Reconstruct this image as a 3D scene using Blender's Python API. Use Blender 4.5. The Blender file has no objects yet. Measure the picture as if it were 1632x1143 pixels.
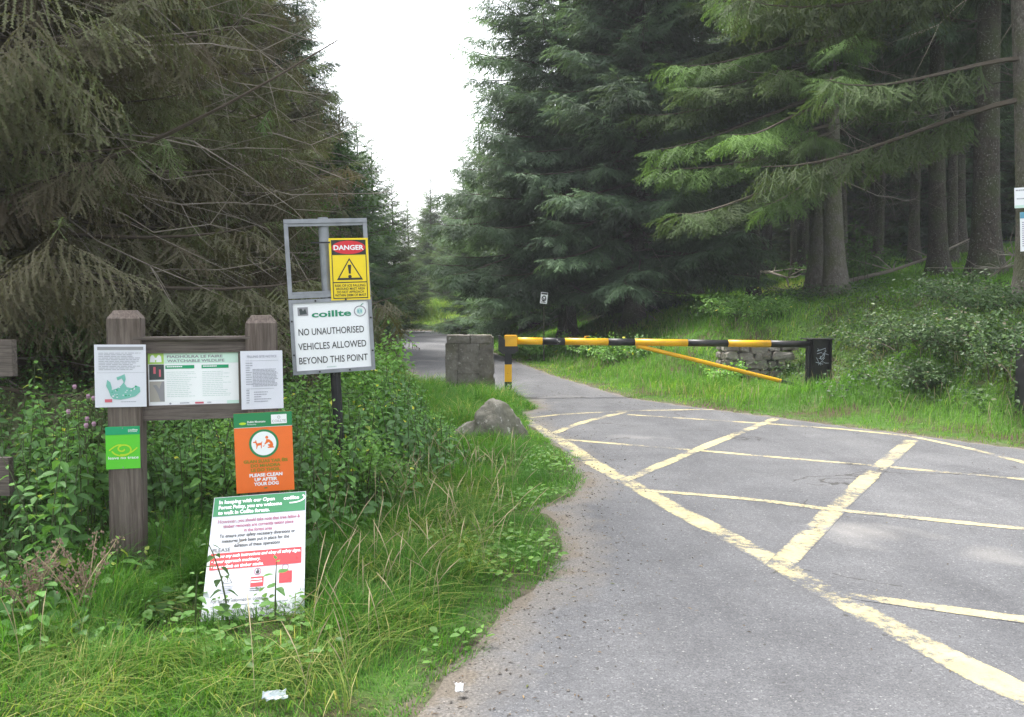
import bpy, bmesh, math, random
import numpy as np
from mathutils import Vector, Matrix, Euler, noise as mnoise

R = math.radians
scene = bpy.context.scene
COL = scene.collection
rng = np.random.default_rng(7)
random.seed(7)

# ------------------------------------------------------------------ camera
FPX, CX, CY, CAMZ, PITCH = 1380.0, 816.0, 571.5, 1.6, R(3.6)
cam_d = bpy.data.cameras.new('camera'); cam = bpy.data.objects.new('camera', cam_d); COL.objects.link(cam)
cam.location = (0, 0, CAMZ); cam.rotation_euler = (math.pi / 2 - PITCH, 0, 0)
cam_d.sensor_width = 36; cam_d.lens = FPX / 1632 * 36; cam_d.clip_end = 2000; cam_d.clip_start = 0.05
scene.camera = cam

# ------------------------------------------------------------------ light
SUN_EL, SUN_AZ = R(62), R(55)          # azimuth measured from +Y towards -X
w = bpy.data.worlds.new('World'); scene.world = w; w.use_nodes = True
nt = w.node_tree; nt.nodes.clear()
sky = nt.nodes.new('ShaderNodeTexSky'); sky.sky_type = 'NISHITA'; sky.sun_disc = False
sky.sun_elevation = SUN_EL; sky.sun_rotation = -SUN_AZ
sky.air_density = 1.0; sky.dust_density = 3.0; sky.ozone_density = 1.0
hs = nt.nodes.new('ShaderNodeHueSaturation'); hs.inputs['Saturation'].default_value = 0.22; hs.inputs['Value'].default_value = 1.15
bg = nt.nodes.new('ShaderNodeBackground'); bg.inputs['Strength'].default_value = 0.15
wo = nt.nodes.new('ShaderNodeOutputWorld')
nt.links.new(sky.outputs[0], hs.inputs['Color']); nt.links.new(hs.outputs[0], bg.inputs[0]); nt.links.new(bg.outputs[0], wo.inputs[0])
sl = bpy.data.lights.new('sun', 'SUN'); sl.energy = 2.4; sl.angle = R(12); sl.color = (1, 0.96, 0.9)
so = bpy.data.objects.new('sun', sl); COL.objects.link(so)
sdir = Vector((-math.sin(SUN_AZ) * math.cos(SUN_EL), math.cos(SUN_AZ) * math.cos(SUN_EL), math.sin(SUN_EL)))
so.rotation_euler = sdir.to_track_quat('Z', 'Y').to_euler(); so.location = sdir * 50
vs = scene.view_settings; scene.display_settings.display_device = 'sRGB'
vs.view_transform = 'Standard'; vs.look = 'None'; vs.exposure = 1.88; vs.gamma = 1; vs.use_curve_mapping = False
cy = scene.cycles
cy.max_bounces = 8; cy.diffuse_bounces = 5; cy.glossy_bounces = 2; cy.transmission_bounces = 5; cy.volume_bounces = 0; cy.transparent_max_bounces = 4
cy.use_denoising = True; cy.denoising_prefilter = 'NONE'; cy.caustics_reflective = False; cy.caustics_refractive = False

# ------------------------------------------------------------------ helpers
def at(px, py, z=0.0):
    """where the sight line through a photo pixel meets the height z"""
    dx = (px - CX) / FPX; u = (CY - py) / FPX
    d = Vector((dx, math.cos(PITCH) + u * math.sin(PITCH), -math.sin(PITCH) + u * math.cos(PITCH)))
    t = (z - CAMZ) / d.z
    return Vector((d.x * t, d.y * t, z))

def atd(px, py, Y):
    """the point at distance Y on the sight line of a photo pixel"""
    dx = (px - CX) / FPX; u = (CY - py) / FPX
    d = Vector((dx, math.cos(PITCH) + u * math.sin(PITCH), -math.sin(PITCH) + u * math.cos(PITCH)))
    t = Y / d.y
    return Vector((d.x * t, Y, CAMZ + d.z * t))

class MB:
    def __init__(s): s.V = []; s.F = []; s.n = 0
    def add(s, V, F, mat=0, rnd=0.5):
        V = np.asarray(V, np.float32).reshape(-1, 3); F = np.asarray(F, np.int64)
        if F.ndim == 1: F = F.reshape(1, -1)
        r = np.broadcast_to(np.asarray(rnd, np.float32).reshape(-1), (len(V),)) if np.size(rnd) in (1, len(V)) else np.zeros(len(V), np.float32)
        s.V.append((V, r)); s.F.append((F + s.n, mat)); s.n += len(V)
    def box(s, c, size, rot=None, mat=0, rnd=0.5):
        h = np.array(size) / 2
        V = np.array([[x, y, z] for x in (-1, 1) for y in (-1, 1) for z in (-1, 1)]) * h
        if rot is not None: V = V @ np.array(rot.to_3x3()).T
        V = V + np.array(c)
        F = [[0, 1, 3, 2], [4, 6, 7, 5], [0, 4, 5, 1], [2, 3, 7, 6], [0, 2, 6, 4], [1, 5, 7, 3]]
        s.add(V, F, mat, rnd)
    def tube(s, path, rad, sides=6, mat=0, rnd=0.5, cap=True):
        P = np.asarray(path, float); n = len(P)
        rad = np.broadcast_to(np.asarray(rad, float), (n,))
        T = np.gradient(P, axis=0); T /= np.linalg.norm(T, axis=1)[:, None] + 1e-9
        ref = np.array([0, 0, 1.0]) if abs(T[0][2]) < 0.9 else np.array([1.0, 0, 0])
        A = np.cross(T, ref); A /= np.linalg.norm(A, axis=1)[:, None] + 1e-9
        B = np.cross(T, A)
        th = np.arange(sides) * 2 * math.pi / sides
        V = P[:, None, :] + rad[:, None, None] * (np.cos(th)[None, :, None] * A[:, None, :] + np.sin(th)[None, :, None] * B[:, None, :])
        i = np.arange(n - 1)[:, None] * sides; j = np.arange(sides)[None, :]; k = (j + 1) % sides
        F = np.stack([i + j, i + sides + j, i + sides + k, i + k], -1).reshape(-1, 4)
        base = s.n
        s.add(V.reshape(-1, 3), F, mat, rnd)
        if cap:
            s.F.append((np.array([list(range(base, base + sides))]), mat))
            s.F.append((np.array([list(range(base + (n - 1) * sides, base + n * sides))[::-1]]), mat))
    def frompy(s, bm, mat=0, rnd=0.5, M=None):
        bm.verts.index_update()
        V = [(M @ v.co if M else v.co)[:] for v in bm.verts]
        off = s.n
        s.add(V, np.zeros((0, 3), int), mat, rnd)
        for f in bm.faces: s.F.append((np.array([[v.index + off for v in f.verts]]), mat))
    def mesh(s, name, mats, smooth=False):
        me = bpy.data.meshes.new(name)
        V = np.concatenate([a for a, _ in s.V]) if s.V else np.zeros((0, 3), np.float32)
        r = np.concatenate([b for _, b in s.V]) if s.V else np.zeros(0, np.float32)
        me.vertices.add(len(V)); me.vertices.foreach_set('co', V.ravel().astype(np.float32))
        Fs = [(f, m) for f, m in s.F if len(f)]
        loops = np.concatenate([f.ravel() for f, _ in Fs]).astype(np.int32)
        tot = np.concatenate([np.full(len(f), f.shape[1]) for f, _ in Fs]).astype(np.int32)
        mi = np.concatenate([np.full(len(f), m) for f, m in Fs]).astype(np.int32)
        me.loops.add(len(loops)); me.loops.foreach_set('vertex_index', loops)
        me.polygons.add(len(tot)); st = np.zeros(len(tot), np.int32); st[1:] = np.cumsum(tot)[:-1]
        me.polygons.foreach_set('loop_start', st)
        me.polygons.foreach_set('material_index', mi)
        me.polygons.foreach_set('use_smooth', np.full(len(tot), smooth))
        for m in mats: me.materials.append(m)
        at_ = me.attributes.new('rnd', 'FLOAT', 'POINT'); at_.data.foreach_set('value', r.astype(np.float32))
        me.update(calc_edges=True)
        return me
    def build(s, name, mats, parent=None, smooth=False):
        if not isinstance(mats, (list, tuple)): mats = [mats]
        return link(name, s.mesh(name, mats, smooth), parent)

def link(name, me, parent=None):
    o = bpy.data.objects.new(name, me); COL.objects.link(o)
    if parent is not None: o.parent = parent
    return o

def tag(o, label=None, cat=None, group=None, kind=None):
    if label: o['label'] = label
    if cat: o['category'] = cat
    if group: o['group'] = group
    if kind: o['kind'] = kind
    return o

def thing(name, label, cat, loc=(0, 0, 0), rot=(0, 0, 0), group=None):
    o = bpy.data.objects.new(name, None); COL.objects.link(o)
    o.empty_display_size = 0.2
    o.location = loc; o.rotation_euler = rot
    return tag(o, label, cat, group)

def dup(root, loc, rotz=0, scale=1.0, label=None, group=None, lean=(0, 0)):
    r = root.copy(); COL.objects.link(r); r.location = loc; r.rotation_euler = (lean[0], lean[1], rotz)
    r.scale = (scale,) * 3 if np.isscalar(scale) else scale
    if label: r['label'] = label
    if group: r['group'] = group
    elif 'group' in r: del r['group']
    for ch in root.children:
        c = ch.copy(); COL.objects.link(c); c.parent = r
    return r

def wav(x, y, s=1.0, seed=0):
    """cheap smooth noise about -1..1"""
    rr = np.random.default_rng(seed); o = 0
    for k in range(6):
        a = rr.uniform(0, 6.28); f = s * rr.uniform(0.6, 1.9); p = rr.uniform(0, 6.28)
        o = o + np.sin((x * math.cos(a) + y * math.sin(a)) * f + p)
    return o / 3.2

def smooth(a, b, x):
    t = np.clip((x - a) / (b - a), 0, 1); return t * t * (3 - 2 * t)

# ------------------------------------------------------------------ materials
class NT:
    def __init__(s, name):
        s.m = bpy.data.materials.new(name); s.m.use_nodes = True
        s.t = s.m.node_tree; s.t.nodes.clear()
        s.out = s.n('ShaderNodeOutputMaterial')
    def n(s, typ, **kw):
        nd = s.t.nodes.new(typ)
        for k, v in kw.items():
            if k[0] == '_': nd.inputs[k[1:].replace('_', ' ')].default_value = v
            else: setattr(nd, k, v)
        return nd
    def l(s, a, b): s.t.links.new(a, b)
    def noise(s, scale, detail=4, rough=0.55, vec=None, dist=0.0):
        nd = s.n('ShaderNodeTexNoise', _Scale=scale, _Detail=detail, _Roughness=rough, _Distortion=dist)
        if vec: s.l(vec, nd.inputs['Vector'])
        return nd.outputs['Fac']
    def ramp(s, fac, stops):
        nd = s.n('ShaderNodeValToRGB'); e = nd.color_ramp.elements
        while len(e) < len(stops): e.new(0.5)
        for i, (p, c) in enumerate(stops):
            e[i].position = p; e[i].color = (*c, 1) if len(c) == 3 else c
        s.l(fac, nd.inputs[0]); return nd.outputs[0]
    def mix(s, fac, a, b, mode='MIX'):
        nd = s.n('ShaderNodeMixRGB', blend_type=mode)
        for v, i in ((fac, 0), (a, 1), (b, 2)):
            if hasattr(v, 'is_linked'): s.l(v, nd.inputs[i])
            elif i == 0: nd.inputs[0].default_value = v
            else: nd.inputs[i].default_value = (*v, 1)
        return nd.outputs[0]
    def math(s, op, a, b=0.0, clamp=False):
        nd = s.n('ShaderNodeMath', operation=op, use_clamp=clamp)
        for v, i in ((a, 0), (b, 1)):
            if hasattr(v, 'is_linked'): s.l(v, nd.inputs[i])
            else: nd.inputs[i].default_value = v
        return nd.outputs[0]
    def attr(s, name='rnd'): return s.n('ShaderNodeAttribute', attribute_name=name).outputs['Fac']
    def coord(s, kind='Object', scale=(1, 1, 1)):
        c = s.n('ShaderNodeTexCoord').outputs[kind]
        if scale == (1, 1, 1): return c
        mp = s.n('ShaderNodeMapping'); mp.inputs['Scale'].default_value = scale
        s.l(c, mp.inputs[0]); return mp.outputs[0]
    def bsdf(s, col, rough=0.7, spec=0.3, bump=None, bstr=0.3, bdist=0.01, metal=0.0, transl=0.0, tcol=None):
        b = s.n('ShaderNodeBsdfPrincipled')
        for v, i in ((col, 'Base Color'), (rough, 'Roughness')):
            if hasattr(v, 'is_linked'): s.l(v, b.inputs[i])
            else: b.inputs[i].default_value = (*v, 1) if i == 'Base Color' else v
        b.inputs['Specular IOR Level'].default_value = spec; b.inputs['Metallic'].default_value = metal
        if bump is not None:
            bn = s.n('ShaderNodeBump', _Strength=bstr, _Distance=bdist); s.l(bump, bn.inputs['Height']); s.l(bn.outputs[0], b.inputs['Normal'])
        o = b.outputs[0]
        if transl:
            tr = s.n('ShaderNodeBsdfTranslucent')
            v = tcol if tcol is not None else col
            if hasattr(v, 'is_linked'): s.l(v, tr.inputs[0])
            else: tr.inputs[0].default_value = (*v, 1)
            mx = s.n('ShaderNodeMixShader'); mx.inputs[0].default_value = transl
            s.l(o, mx.inputs[1]); s.l(tr.outputs[0], mx.inputs[2]); o = mx.outputs[0]
        s.l(o, s.out.inputs[0]); return s.m

def leafmat(name, stops, transl=0.35, rough=0.5, spec=0.3, boost=1.6, gain=1.0):
    stops = [(p_, tuple(x_ * gain for x_ in c_)) for p_, c_ in stops]; spec = .3 if name in ('nettle', 'bush', 'bramble') else .12; rough = .5 if spec > .2 else .65
    t = NT(name)
    c = t.ramp(t.attr(), stops)
    oi = t.n('ShaderNodeObjectInfo')
    hv = t.n('ShaderNodeHueSaturation')
    t.l(t.math('ADD', t.math('MULTIPLY', oi.outputs['Random'], 0.3), 0.85), hv.inputs['Value']); t.l(c, hv.inputs['Color'])
    tc = t.mix(1.0, hv.outputs[0], (boost, boost * 1.05, boost * 0.55), 'MULTIPLY')
    return t.bsdf(hv.outputs[0], rough, spec, transl=transl, tcol=tc)

def plain(name, col, rough=0.6, spec=0.3, var=0.12, scale=14, metal=0.0, bump=0.0):
    t = NT(name); c = t.coord()
    f = t.noise(scale, 5, 0.6, c)
    k = t.ramp(f, [(0.25, tuple(x * (1 - var) for x in col)), (0.75, tuple(min(1, x * (1 + var)) for x in col))])
    return t.bsdf(k, rough, spec, metal=metal, bump=f if bump else None, bstr=bump)

M = {}
M['needle_olive'] = leafmat('needle_olive', [(0, (0.046, 0.037, 0.027)), (0.45, (0.050, 0.047, 0.030)), (0.8, (0.054, 0.063, 0.032)), (1, (0.060, 0.108, 0.036))], 0.3, gain=2.25)
M['needle_dark'] = leafmat('needle_dark', [(0, (0.016, 0.023, 0.015)), (0.5, (0.025, 0.040, 0.024)), (1, (0.040, 0.066, 0.034))], 0.26, gain=2.9)
M['needle_green'] = leafmat('needle_green', [(0, (0.028, 0.037, 0.017)), (0.4, (0.037, 0.058, 0.021)), (0.8, (0.050, 0.092, 0.025)), (1, (0.075, 0.135, 0.032))], 0.3, gain=1.65)
M['nettle'] = leafmat('nettle', [(0, (0.022, 0.045, 0.014)), (0.5, (0.036, 0.082, 0.024)), (0.9, (0.062, 0.13, 0.030)), (1, (0.13, 0.15, 0.03))], 0.32, 0.45, 0.35, gain=2.3)
M['bush'] = leafmat('bush', [(0, (0.035, 0.07, 0.016)), (0.5, (0.058, 0.12, 0.025)), (0.95, (0.09, 0.17, 0.035)), (1, (0.35, 0.32, 0.05))], 0.35, 0.45, gain=2.3)
M['bramble'] = leafmat('bramble', [(0, (0.025, 0.05, 0.018)), (0.5, (0.045, 0.085, 0.03)), (0.9, (0.08, 0.12, 0.045)), (1, (0.12, 0.11, 0.07))], 0.3, gain=1.25)
M['birch_leaf'] = leafmat('birch_leaf', [(0, (0.04, 0.085, 0.025)), (0.6, (0.07, 0.14, 0.04)), (1, (0.10, 0.16, 0.06))], 0.35, gain=.95)
M['grass'] = leafmat('grass', [(0, (0.035, 0.095, 0.015)), (0.45, (0.058, 0.155, 0.022)), (0.75, (0.095, 0.19, 0.030)), (0.9, (0.19, 0.21, 0.06)), (1, (0.30, 0.26, 0.13))], 0.4, 0.45, 0.35, gain=1.22)
M['far_grass'] = leafmat('far_grass', [(0, (0.09, 0.19, 0.03)), (0.5, (0.15, 0.26, 0.045)), (1, (0.26, 0.30, 0.08))], 0.4)  # lighter than the other grass: sunlight on the far verges put into the colour
M['bank_grass'] = leafmat('bank_grass', [(0, (0.055, 0.13, 0.02)), (0.45, (0.088, 0.20, 0.028)), (0.75, (0.135, 0.235, 0.04)), (0.9, (0.21, 0.25, 0.065)), (1, (0.36, 0.31, 0.15))], 0.4, gain=1.08)  # grass colours raised to stand in for sun that misses the bank
M['grass_yellow'] = leafmat('grass_yellow', [(0, (0.05, 0.11, 0.018)), (0.4, (0.10, 0.18, 0.03)), (0.75, (0.20, 0.23, 0.06)), (1, (0.40, 0.34, 0.17))], 0.4, 0.45, 0.35)
M['straw'] = plain('straw', (0.33, 0.27, 0.16), 0.7)
M['dead_flower'] = plain('dead_flower', (0.22, 0.155, 0.115), 0.8, var=0.5, scale=60)
M['stem'] = plain('stem', (0.06, 0.085, 0.03), 0.6)
M['woodstem'] = plain('woodstem', (0.075, 0.06, 0.045), 0.8)
M['dead_twig'] = plain('dead_twig', (0.25, 0.22, 0.185), 0.85, var=0.4, scale=3)
M['dead_dark'] = plain('dead_dark', (0.10, 0.088, 0.075), 0.9, var=0.4, scale=3)
M['flower_pink'] = plain('flower_pink', (0.36, 0.22, 0.30), 0.7)
M['flower_white'] = plain('flower_white', (0.42, 0.38, 0.33), 0.7)

def bark(name, a, b, c):
    t = NT(name); co = t.coord('Object', (1, 1, 0.6))
    f1 = t.noise(16, 6, 0.65, co, 0.4); f2 = t.noise(2.2, 3, 0.5, t.coord())
    v = t.n('ShaderNodeTexVoronoi', _Scale=26.0); t.l(co, v.inputs['Vector'])
    col = t.mix(t.ramp(f2, [(0.42, (0, 0, 0)), (0.62, (1, 1, 1))]), t.ramp(f1, [(0.3, a), (0.7, b)]), c)
    col = t.mix(t.math('MULTIPLY', t.math('GREATER_THAN', t.noise(34, 3, 0.6, t.coord()), 0.62), 0.55), col, (0.26, 0.27, 0.24))
    return t.bsdf(col, 0.9, 0.15, bump=t.math('ADD', v.outputs['Distance'], f1), bstr=0.7, bdist=0.03)
M['bark'] = bark('bark', (0.027, 0.023, 0.019), (0.075, 0.064, 0.052), (0.048, 0.056, 0.028))
M['bark_pale'] = bark('bark_pale', (0.07, 0.062, 0.053), (0.17, 0.155, 0.135), (0.095, 0.10, 0.06))

def wood(name, a, b, axis='z'):
    t = NT(name)
    sc = {'z': (28, 28, 1.4), 'x': (1.4, 28, 28)}[axis]
    co = t.coord('Object', sc)
    f = t.noise(2.2, 8, 0.7, co, 0.6); f2 = t.noise(2.5, 4, 0.6, t.coord())
    k = t.ramp(f, [(0.28, tuple(x * 0.35 for x in a)), (0.42, a), (0.62, b), (0.8, tuple(min(1, x * 1.5) for x in b))])
    k = t.mix(t.ramp(f2, [(0.35, (0.0, 0, 0)), (0.75, (0.5, 0.5, 0.5))]), k, (0.16, 0.145, 0.13))
    ht = t.math('ADD', f, t.math('MULTIPLY', t.noise(90, 2, 0.5, t.coord()), 0.15))
    return t.bsdf(k, 0.85, 0.2, bump=ht, bstr=0.5, bdist=0.006)
M['wood'] = wood('wood', (0.075, 0.056, 0.048), (0.155, 0.125, 0.108))
M['wood_h'] = wood('wood_h', (0.06, 0.046, 0.042), (0.15, 0.125, 0.112), 'x')

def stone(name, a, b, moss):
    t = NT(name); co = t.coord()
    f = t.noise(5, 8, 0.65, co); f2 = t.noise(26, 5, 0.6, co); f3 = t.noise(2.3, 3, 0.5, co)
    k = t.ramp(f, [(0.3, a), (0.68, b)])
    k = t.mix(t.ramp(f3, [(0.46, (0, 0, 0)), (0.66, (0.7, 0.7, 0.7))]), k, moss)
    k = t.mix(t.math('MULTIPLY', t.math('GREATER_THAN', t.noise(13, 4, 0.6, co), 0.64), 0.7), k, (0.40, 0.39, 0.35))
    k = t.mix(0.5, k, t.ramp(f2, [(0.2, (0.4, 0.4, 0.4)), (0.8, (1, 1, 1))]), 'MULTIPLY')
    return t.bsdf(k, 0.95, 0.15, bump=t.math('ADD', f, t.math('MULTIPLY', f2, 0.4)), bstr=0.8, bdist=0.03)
M['stone'] = stone('stone', (0.12, 0.11, 0.095), (0.29, 0.27, 0.24), (0.115, 0.11, 0.07))
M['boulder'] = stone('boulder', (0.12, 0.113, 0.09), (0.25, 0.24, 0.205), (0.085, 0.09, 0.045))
M['mortar'] = plain('mortar', (0.15, 0.137, 0.118), 0.95, var=0.4)
M['pier_stone'] = stone('pier_stone', (0.17, 0.155, 0.13), (0.33, 0.31, 0.28), (0.13, 0.115, 0.08))

def paint(name, col, chip, rough=0.4, wear=0.66):
    t = NT(name); co = t.coord()
    f = t.noise(9, 6, 0.7, co); f2 = t.noise(3, 3, 0.5, co)
    k = t.ramp(f2, [(0.3, tuple(x * 0.85 for x in col)), (0.7, col)])
    k = t.mix(t.ramp(t.noise(2.2, 6, 0.7, co, 0.6), [(0.5, (0, 0, 0)), (0.78, (0.55, 0.55, 0.55))]), k, (0.10, 0.085, 0.065))
    k = t.mix(t.math('GREATER_THAN', f, wear), k, chip)
    k = t.mix(t.math('GREATER_THAN', t.noise(38, 3, 0.6, co), 0.70), k, (0.13, 0.06, 0.03))
    return t.bsdf(k, rough, 0.4, bump=f, bstr=0.08)
M['yellow_paint'] = paint('yellow_paint', (0.80, 0.42, 0.012), (0.35, 0.2, 0.05), 0.4, 0.70)
M['black_paint'] = paint('black_paint', (0.013, 0.013, 0.016), (0.05, 0.05, 0.055), 0.45, 0.66)
M['black_worn'] = paint('black_worn', (0.013, 0.013, 0.016), (0.32, 0.31, 0.30), 0.5, 0.66)
M['galv'] = plain('galv', (0.24, 0.255, 0.275), 0.5, 0.5, 0.25, 8, 0.35, 0.1)
M['graffiti'] = plain('graffiti', (0.5, 0.55, 0.62), 0.6)

def signface(name, col, dirt=0.25, rough=0.35):
    t = NT(name); co = t.coord()
    f = t.noise(6, 6, 0.65, co)
    k = t.mix(t.ramp(f, [(0.45, (0, 0, 0)), (0.8, (dirt, dirt, dirt))]), col, tuple(x * 0.55 for x in col))
    return t.bsdf(k, rough, 0.4)
for nm, c in dict(s_white=(0.79, 0.81, 0.83), s_white_dim=(0.50, 0.52, 0.55), s_paper=(0.62, 0.63, 0.70), s_green=(0.02, 0.21, 0.075), s_lime=(0.10, 0.52, 0.035), s_limeY=(0.42, 0.62, 0.03), s_teal=(0.012, 0.30, 0.13),
                  s_orange=(0.78, 0.16, 0.03), s_red=(0.60, 0.02, 0.03), s_yellow=(0.80, 0.60, 0.01), s_black=(0.02, 0.02, 0.02), s_grey=(0.25, 0.25, 0.27), s_olive=(0.20, 0.22, 0.02),
                  s_panel=(0.66, 0.80, 0.74), s_palegrn=(0.55, 0.74, 0.65), s_photo=(0.045, 0.06, 0.06), s_photo2=(0.35, 0.33, 0.30), s_purple=(0.33, 0.06, 0.14), s_lightgrn=(0.36, 0.58, 0.12),
                  s_map=(0.16, 0.42, 0.36), s_pink=(0.55, 0.12, 0.16), s_text=(0.30, 0.31, 0.36), s_faint=(0.52, 0.62, 0.60), s_blue=(0.09, 0.30, 0.42), s_logo=(0.015, 0.24, 0.12)).items():
    M[nm] = signface(nm, c, 0.12 if nm in ('s_white', 's_panel') else 0.2)

# ------------------------------------------------------------------ land
XL_Y = [-30, 0, 2.2, 3.0, 3.6, 4.05, 4.4, 5.0, 5.6, 6.2, 6.75, 7.1, 7.7, 8.5, 9.4, 10.8, 12.0, 12.6, 13.0, 14.0, 14.6, 15.2, 15.9, 16.3, 19.2, 29, 40, 46, 49, 53, 60, 75, 200]
XL_X = [-8, -2.0, -0.75, -0.42, -0.25, -0.12, -0.02, .25, .38, .36, .27, .55, .68, .66, .57, .36, .2, .13, .34, .35, .2, -.2, -.4, -1.45, -2.2, -3.95, -5.75, -6.5, -7.0, -8.6, -12, -26, -160]
XR_Y = [-30, -5, 2, 6, 8, 9.5, 11.6, 13.4, 14.7, 19.2, 27.6, 36.8, 45, 52.6, 60, 75, 200]
XR_X = [30, 15, 11, 8, 6.6, 5.6, 4.07, 2.76, 1.96, .89, -.52, -2.0, -3.0, -5.0, -10.0, -22, -150]
def xl(y): return np.interp(y, XL_Y, XL_X)
def xr(y): return np.interp(y, XR_Y, XR_X)
def height(x, y):
    x = np.asarray(x, float); y = np.asarray(y, float)
    sl_ = xl(y) - x; sr = (x - xr(y)) * 0.8
    zl = smooth(-0.08, 0.12, sl_) * 0.045 + smooth(-0.1, 0.9, sl_) * (0.015 + 0.035 * wav(x, y, 1.6, 3)) + smooth(1, 6, sl_) * 0.12 * wav(x, y, 0.6, 9)
    bank = (1.5 + 0.5 * smooth(15, 10, y)) * smooth(0.5, 4.6, sr) + 0.20 * np.clip(sr - 4.6, 0, 14)
    bank = bank * (1 - 0.93 * np.exp(-(((x - 4.7) / 2.5) ** 2 + ((y - 15.9) / 2.4) ** 2) ** 1.5)) * smooth(75, 45, y)
    zr = smooth(-0.08, 0.12, sr) * 0.045 + smooth(-0.1, 0.9, sr) * (0.02 + 0.03 * wav(x, y, 1.7, 5)) + bank + smooth(1.0, 4, sr) * 0.10 * wav(x, y, 1.1, 6)
    far = smooth(45, 60, y) * 0.85 * smooth(0.0, 4.0, sr)
    return -0.03 + np.where(sl_ > sr, zl, zr) + far

def axis(lo, hi, fine_lo, fine_hi, step, grow=1.25):
    a = list(np.arange(fine_lo, fine_hi + 1e-6, step))
    s = step; v = a[-1]
    while v < hi: s *= grow; v += s; a.append(min(v, hi))
    s = step; v = a[0]; b = []
    while v > lo: s *= grow; v -= s; b.append(max(v, lo))
    return np.array(b[::-1] + a)
gx = axis(-150, 150, -7, 14, 0.22); gy = axis(-30, 160, 1.5, 34, 0.25)
GX, GY = np.meshgrid(gx, gy); GZ = height(GX, GY)
mb = MB(); nx, ny = len(gx), len(gy)
ii = (np.arange(ny - 1)[:, None] * nx + np.arange(nx - 1)[None, :])
mb.add(np.stack([GX, GY, GZ], -1).reshape(-1, 3), np.stack([ii, ii + 1, ii + nx + 1, ii + nx], -1).reshape(-1, 4), 0,
       np.maximum(xl(GY) - GX, (GX - xr(GY)) * .8).ravel())
t = NT('ground'); co = t.coord()
f = t.noise(1.1, 6, 0.6, co); f2 = t.noise(18, 5, 0.65, co)
soil = t.ramp(f2, [(0.25, (0.035, 0.026, 0.018)), (0.75, (0.09, 0.066, 0.045))])
moss_ = t.ramp(f2, [(0.25, (0.03, 0.065, 0.014)), (0.75, (0.075, 0.14, 0.03))])
k = t.mix(t.ramp(f, [(0.38, (0, 0, 0)), (0.55, (1, 1, 1))]), soil, moss_)
edge = t.math('ADD', t.attr(), t.math('MULTIPLY', t.math('SUBTRACT', t.noise(5, 4, 0.6, co), 0.5), 0.5))
k = t.mix(t.ramp(edge, [(0.0, (1, 1, 1)), (0.22, (0, 0, 0))]), k, t.ramp(f2, [(0.3, (0.058, 0.048, 0.037)), (0.7, (0.13, 0.11, 0.086))]))
t.bsdf(k, 0.95, 0.1, bump=f2, bstr=0.8, bdist=0.04)
tag(mb.build('ground', t.m, smooth=True), kind='structure')

# road: one asphalt sheet that runs a little under the verges
ys = np.concatenate([np.arange(-30, 2, 1.0), np.arange(2, 17, 0.12), np.arange(17, 64, 0.5), np.arange(64, 120, 4)])
us = np.concatenate([np.linspace(0, 0.25, 26), np.linspace(0.26, 0.9, 20), np.linspace(0.91, 1, 14)])
YY, UU = np.meshgrid(ys, us, indexing='ij'); A = xl(YY) - 0.35; B = xr(YY) + 0.35
XX = A + (B - A) * UU
edge = np.minimum(XX - xl(YY), (xr(YY) - XX) * .8)
edge = np.where((xr(YY) - XX) * .8 < XX - xl(YY), edge * 3.0 + .14, edge)
mb = MB(); nu = len(us); ii = (np.arange(len(ys) - 1)[:, None] * nu + np.arange(nu - 1)[None, :])
mb.add(np.stack([XX, YY, np.zeros_like(XX)], -1).reshape(-1, 3), np.stack([ii, ii + 1, ii + nu + 1, ii + nu], -1).reshape(-1, 4), 0, edge.ravel())

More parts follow.
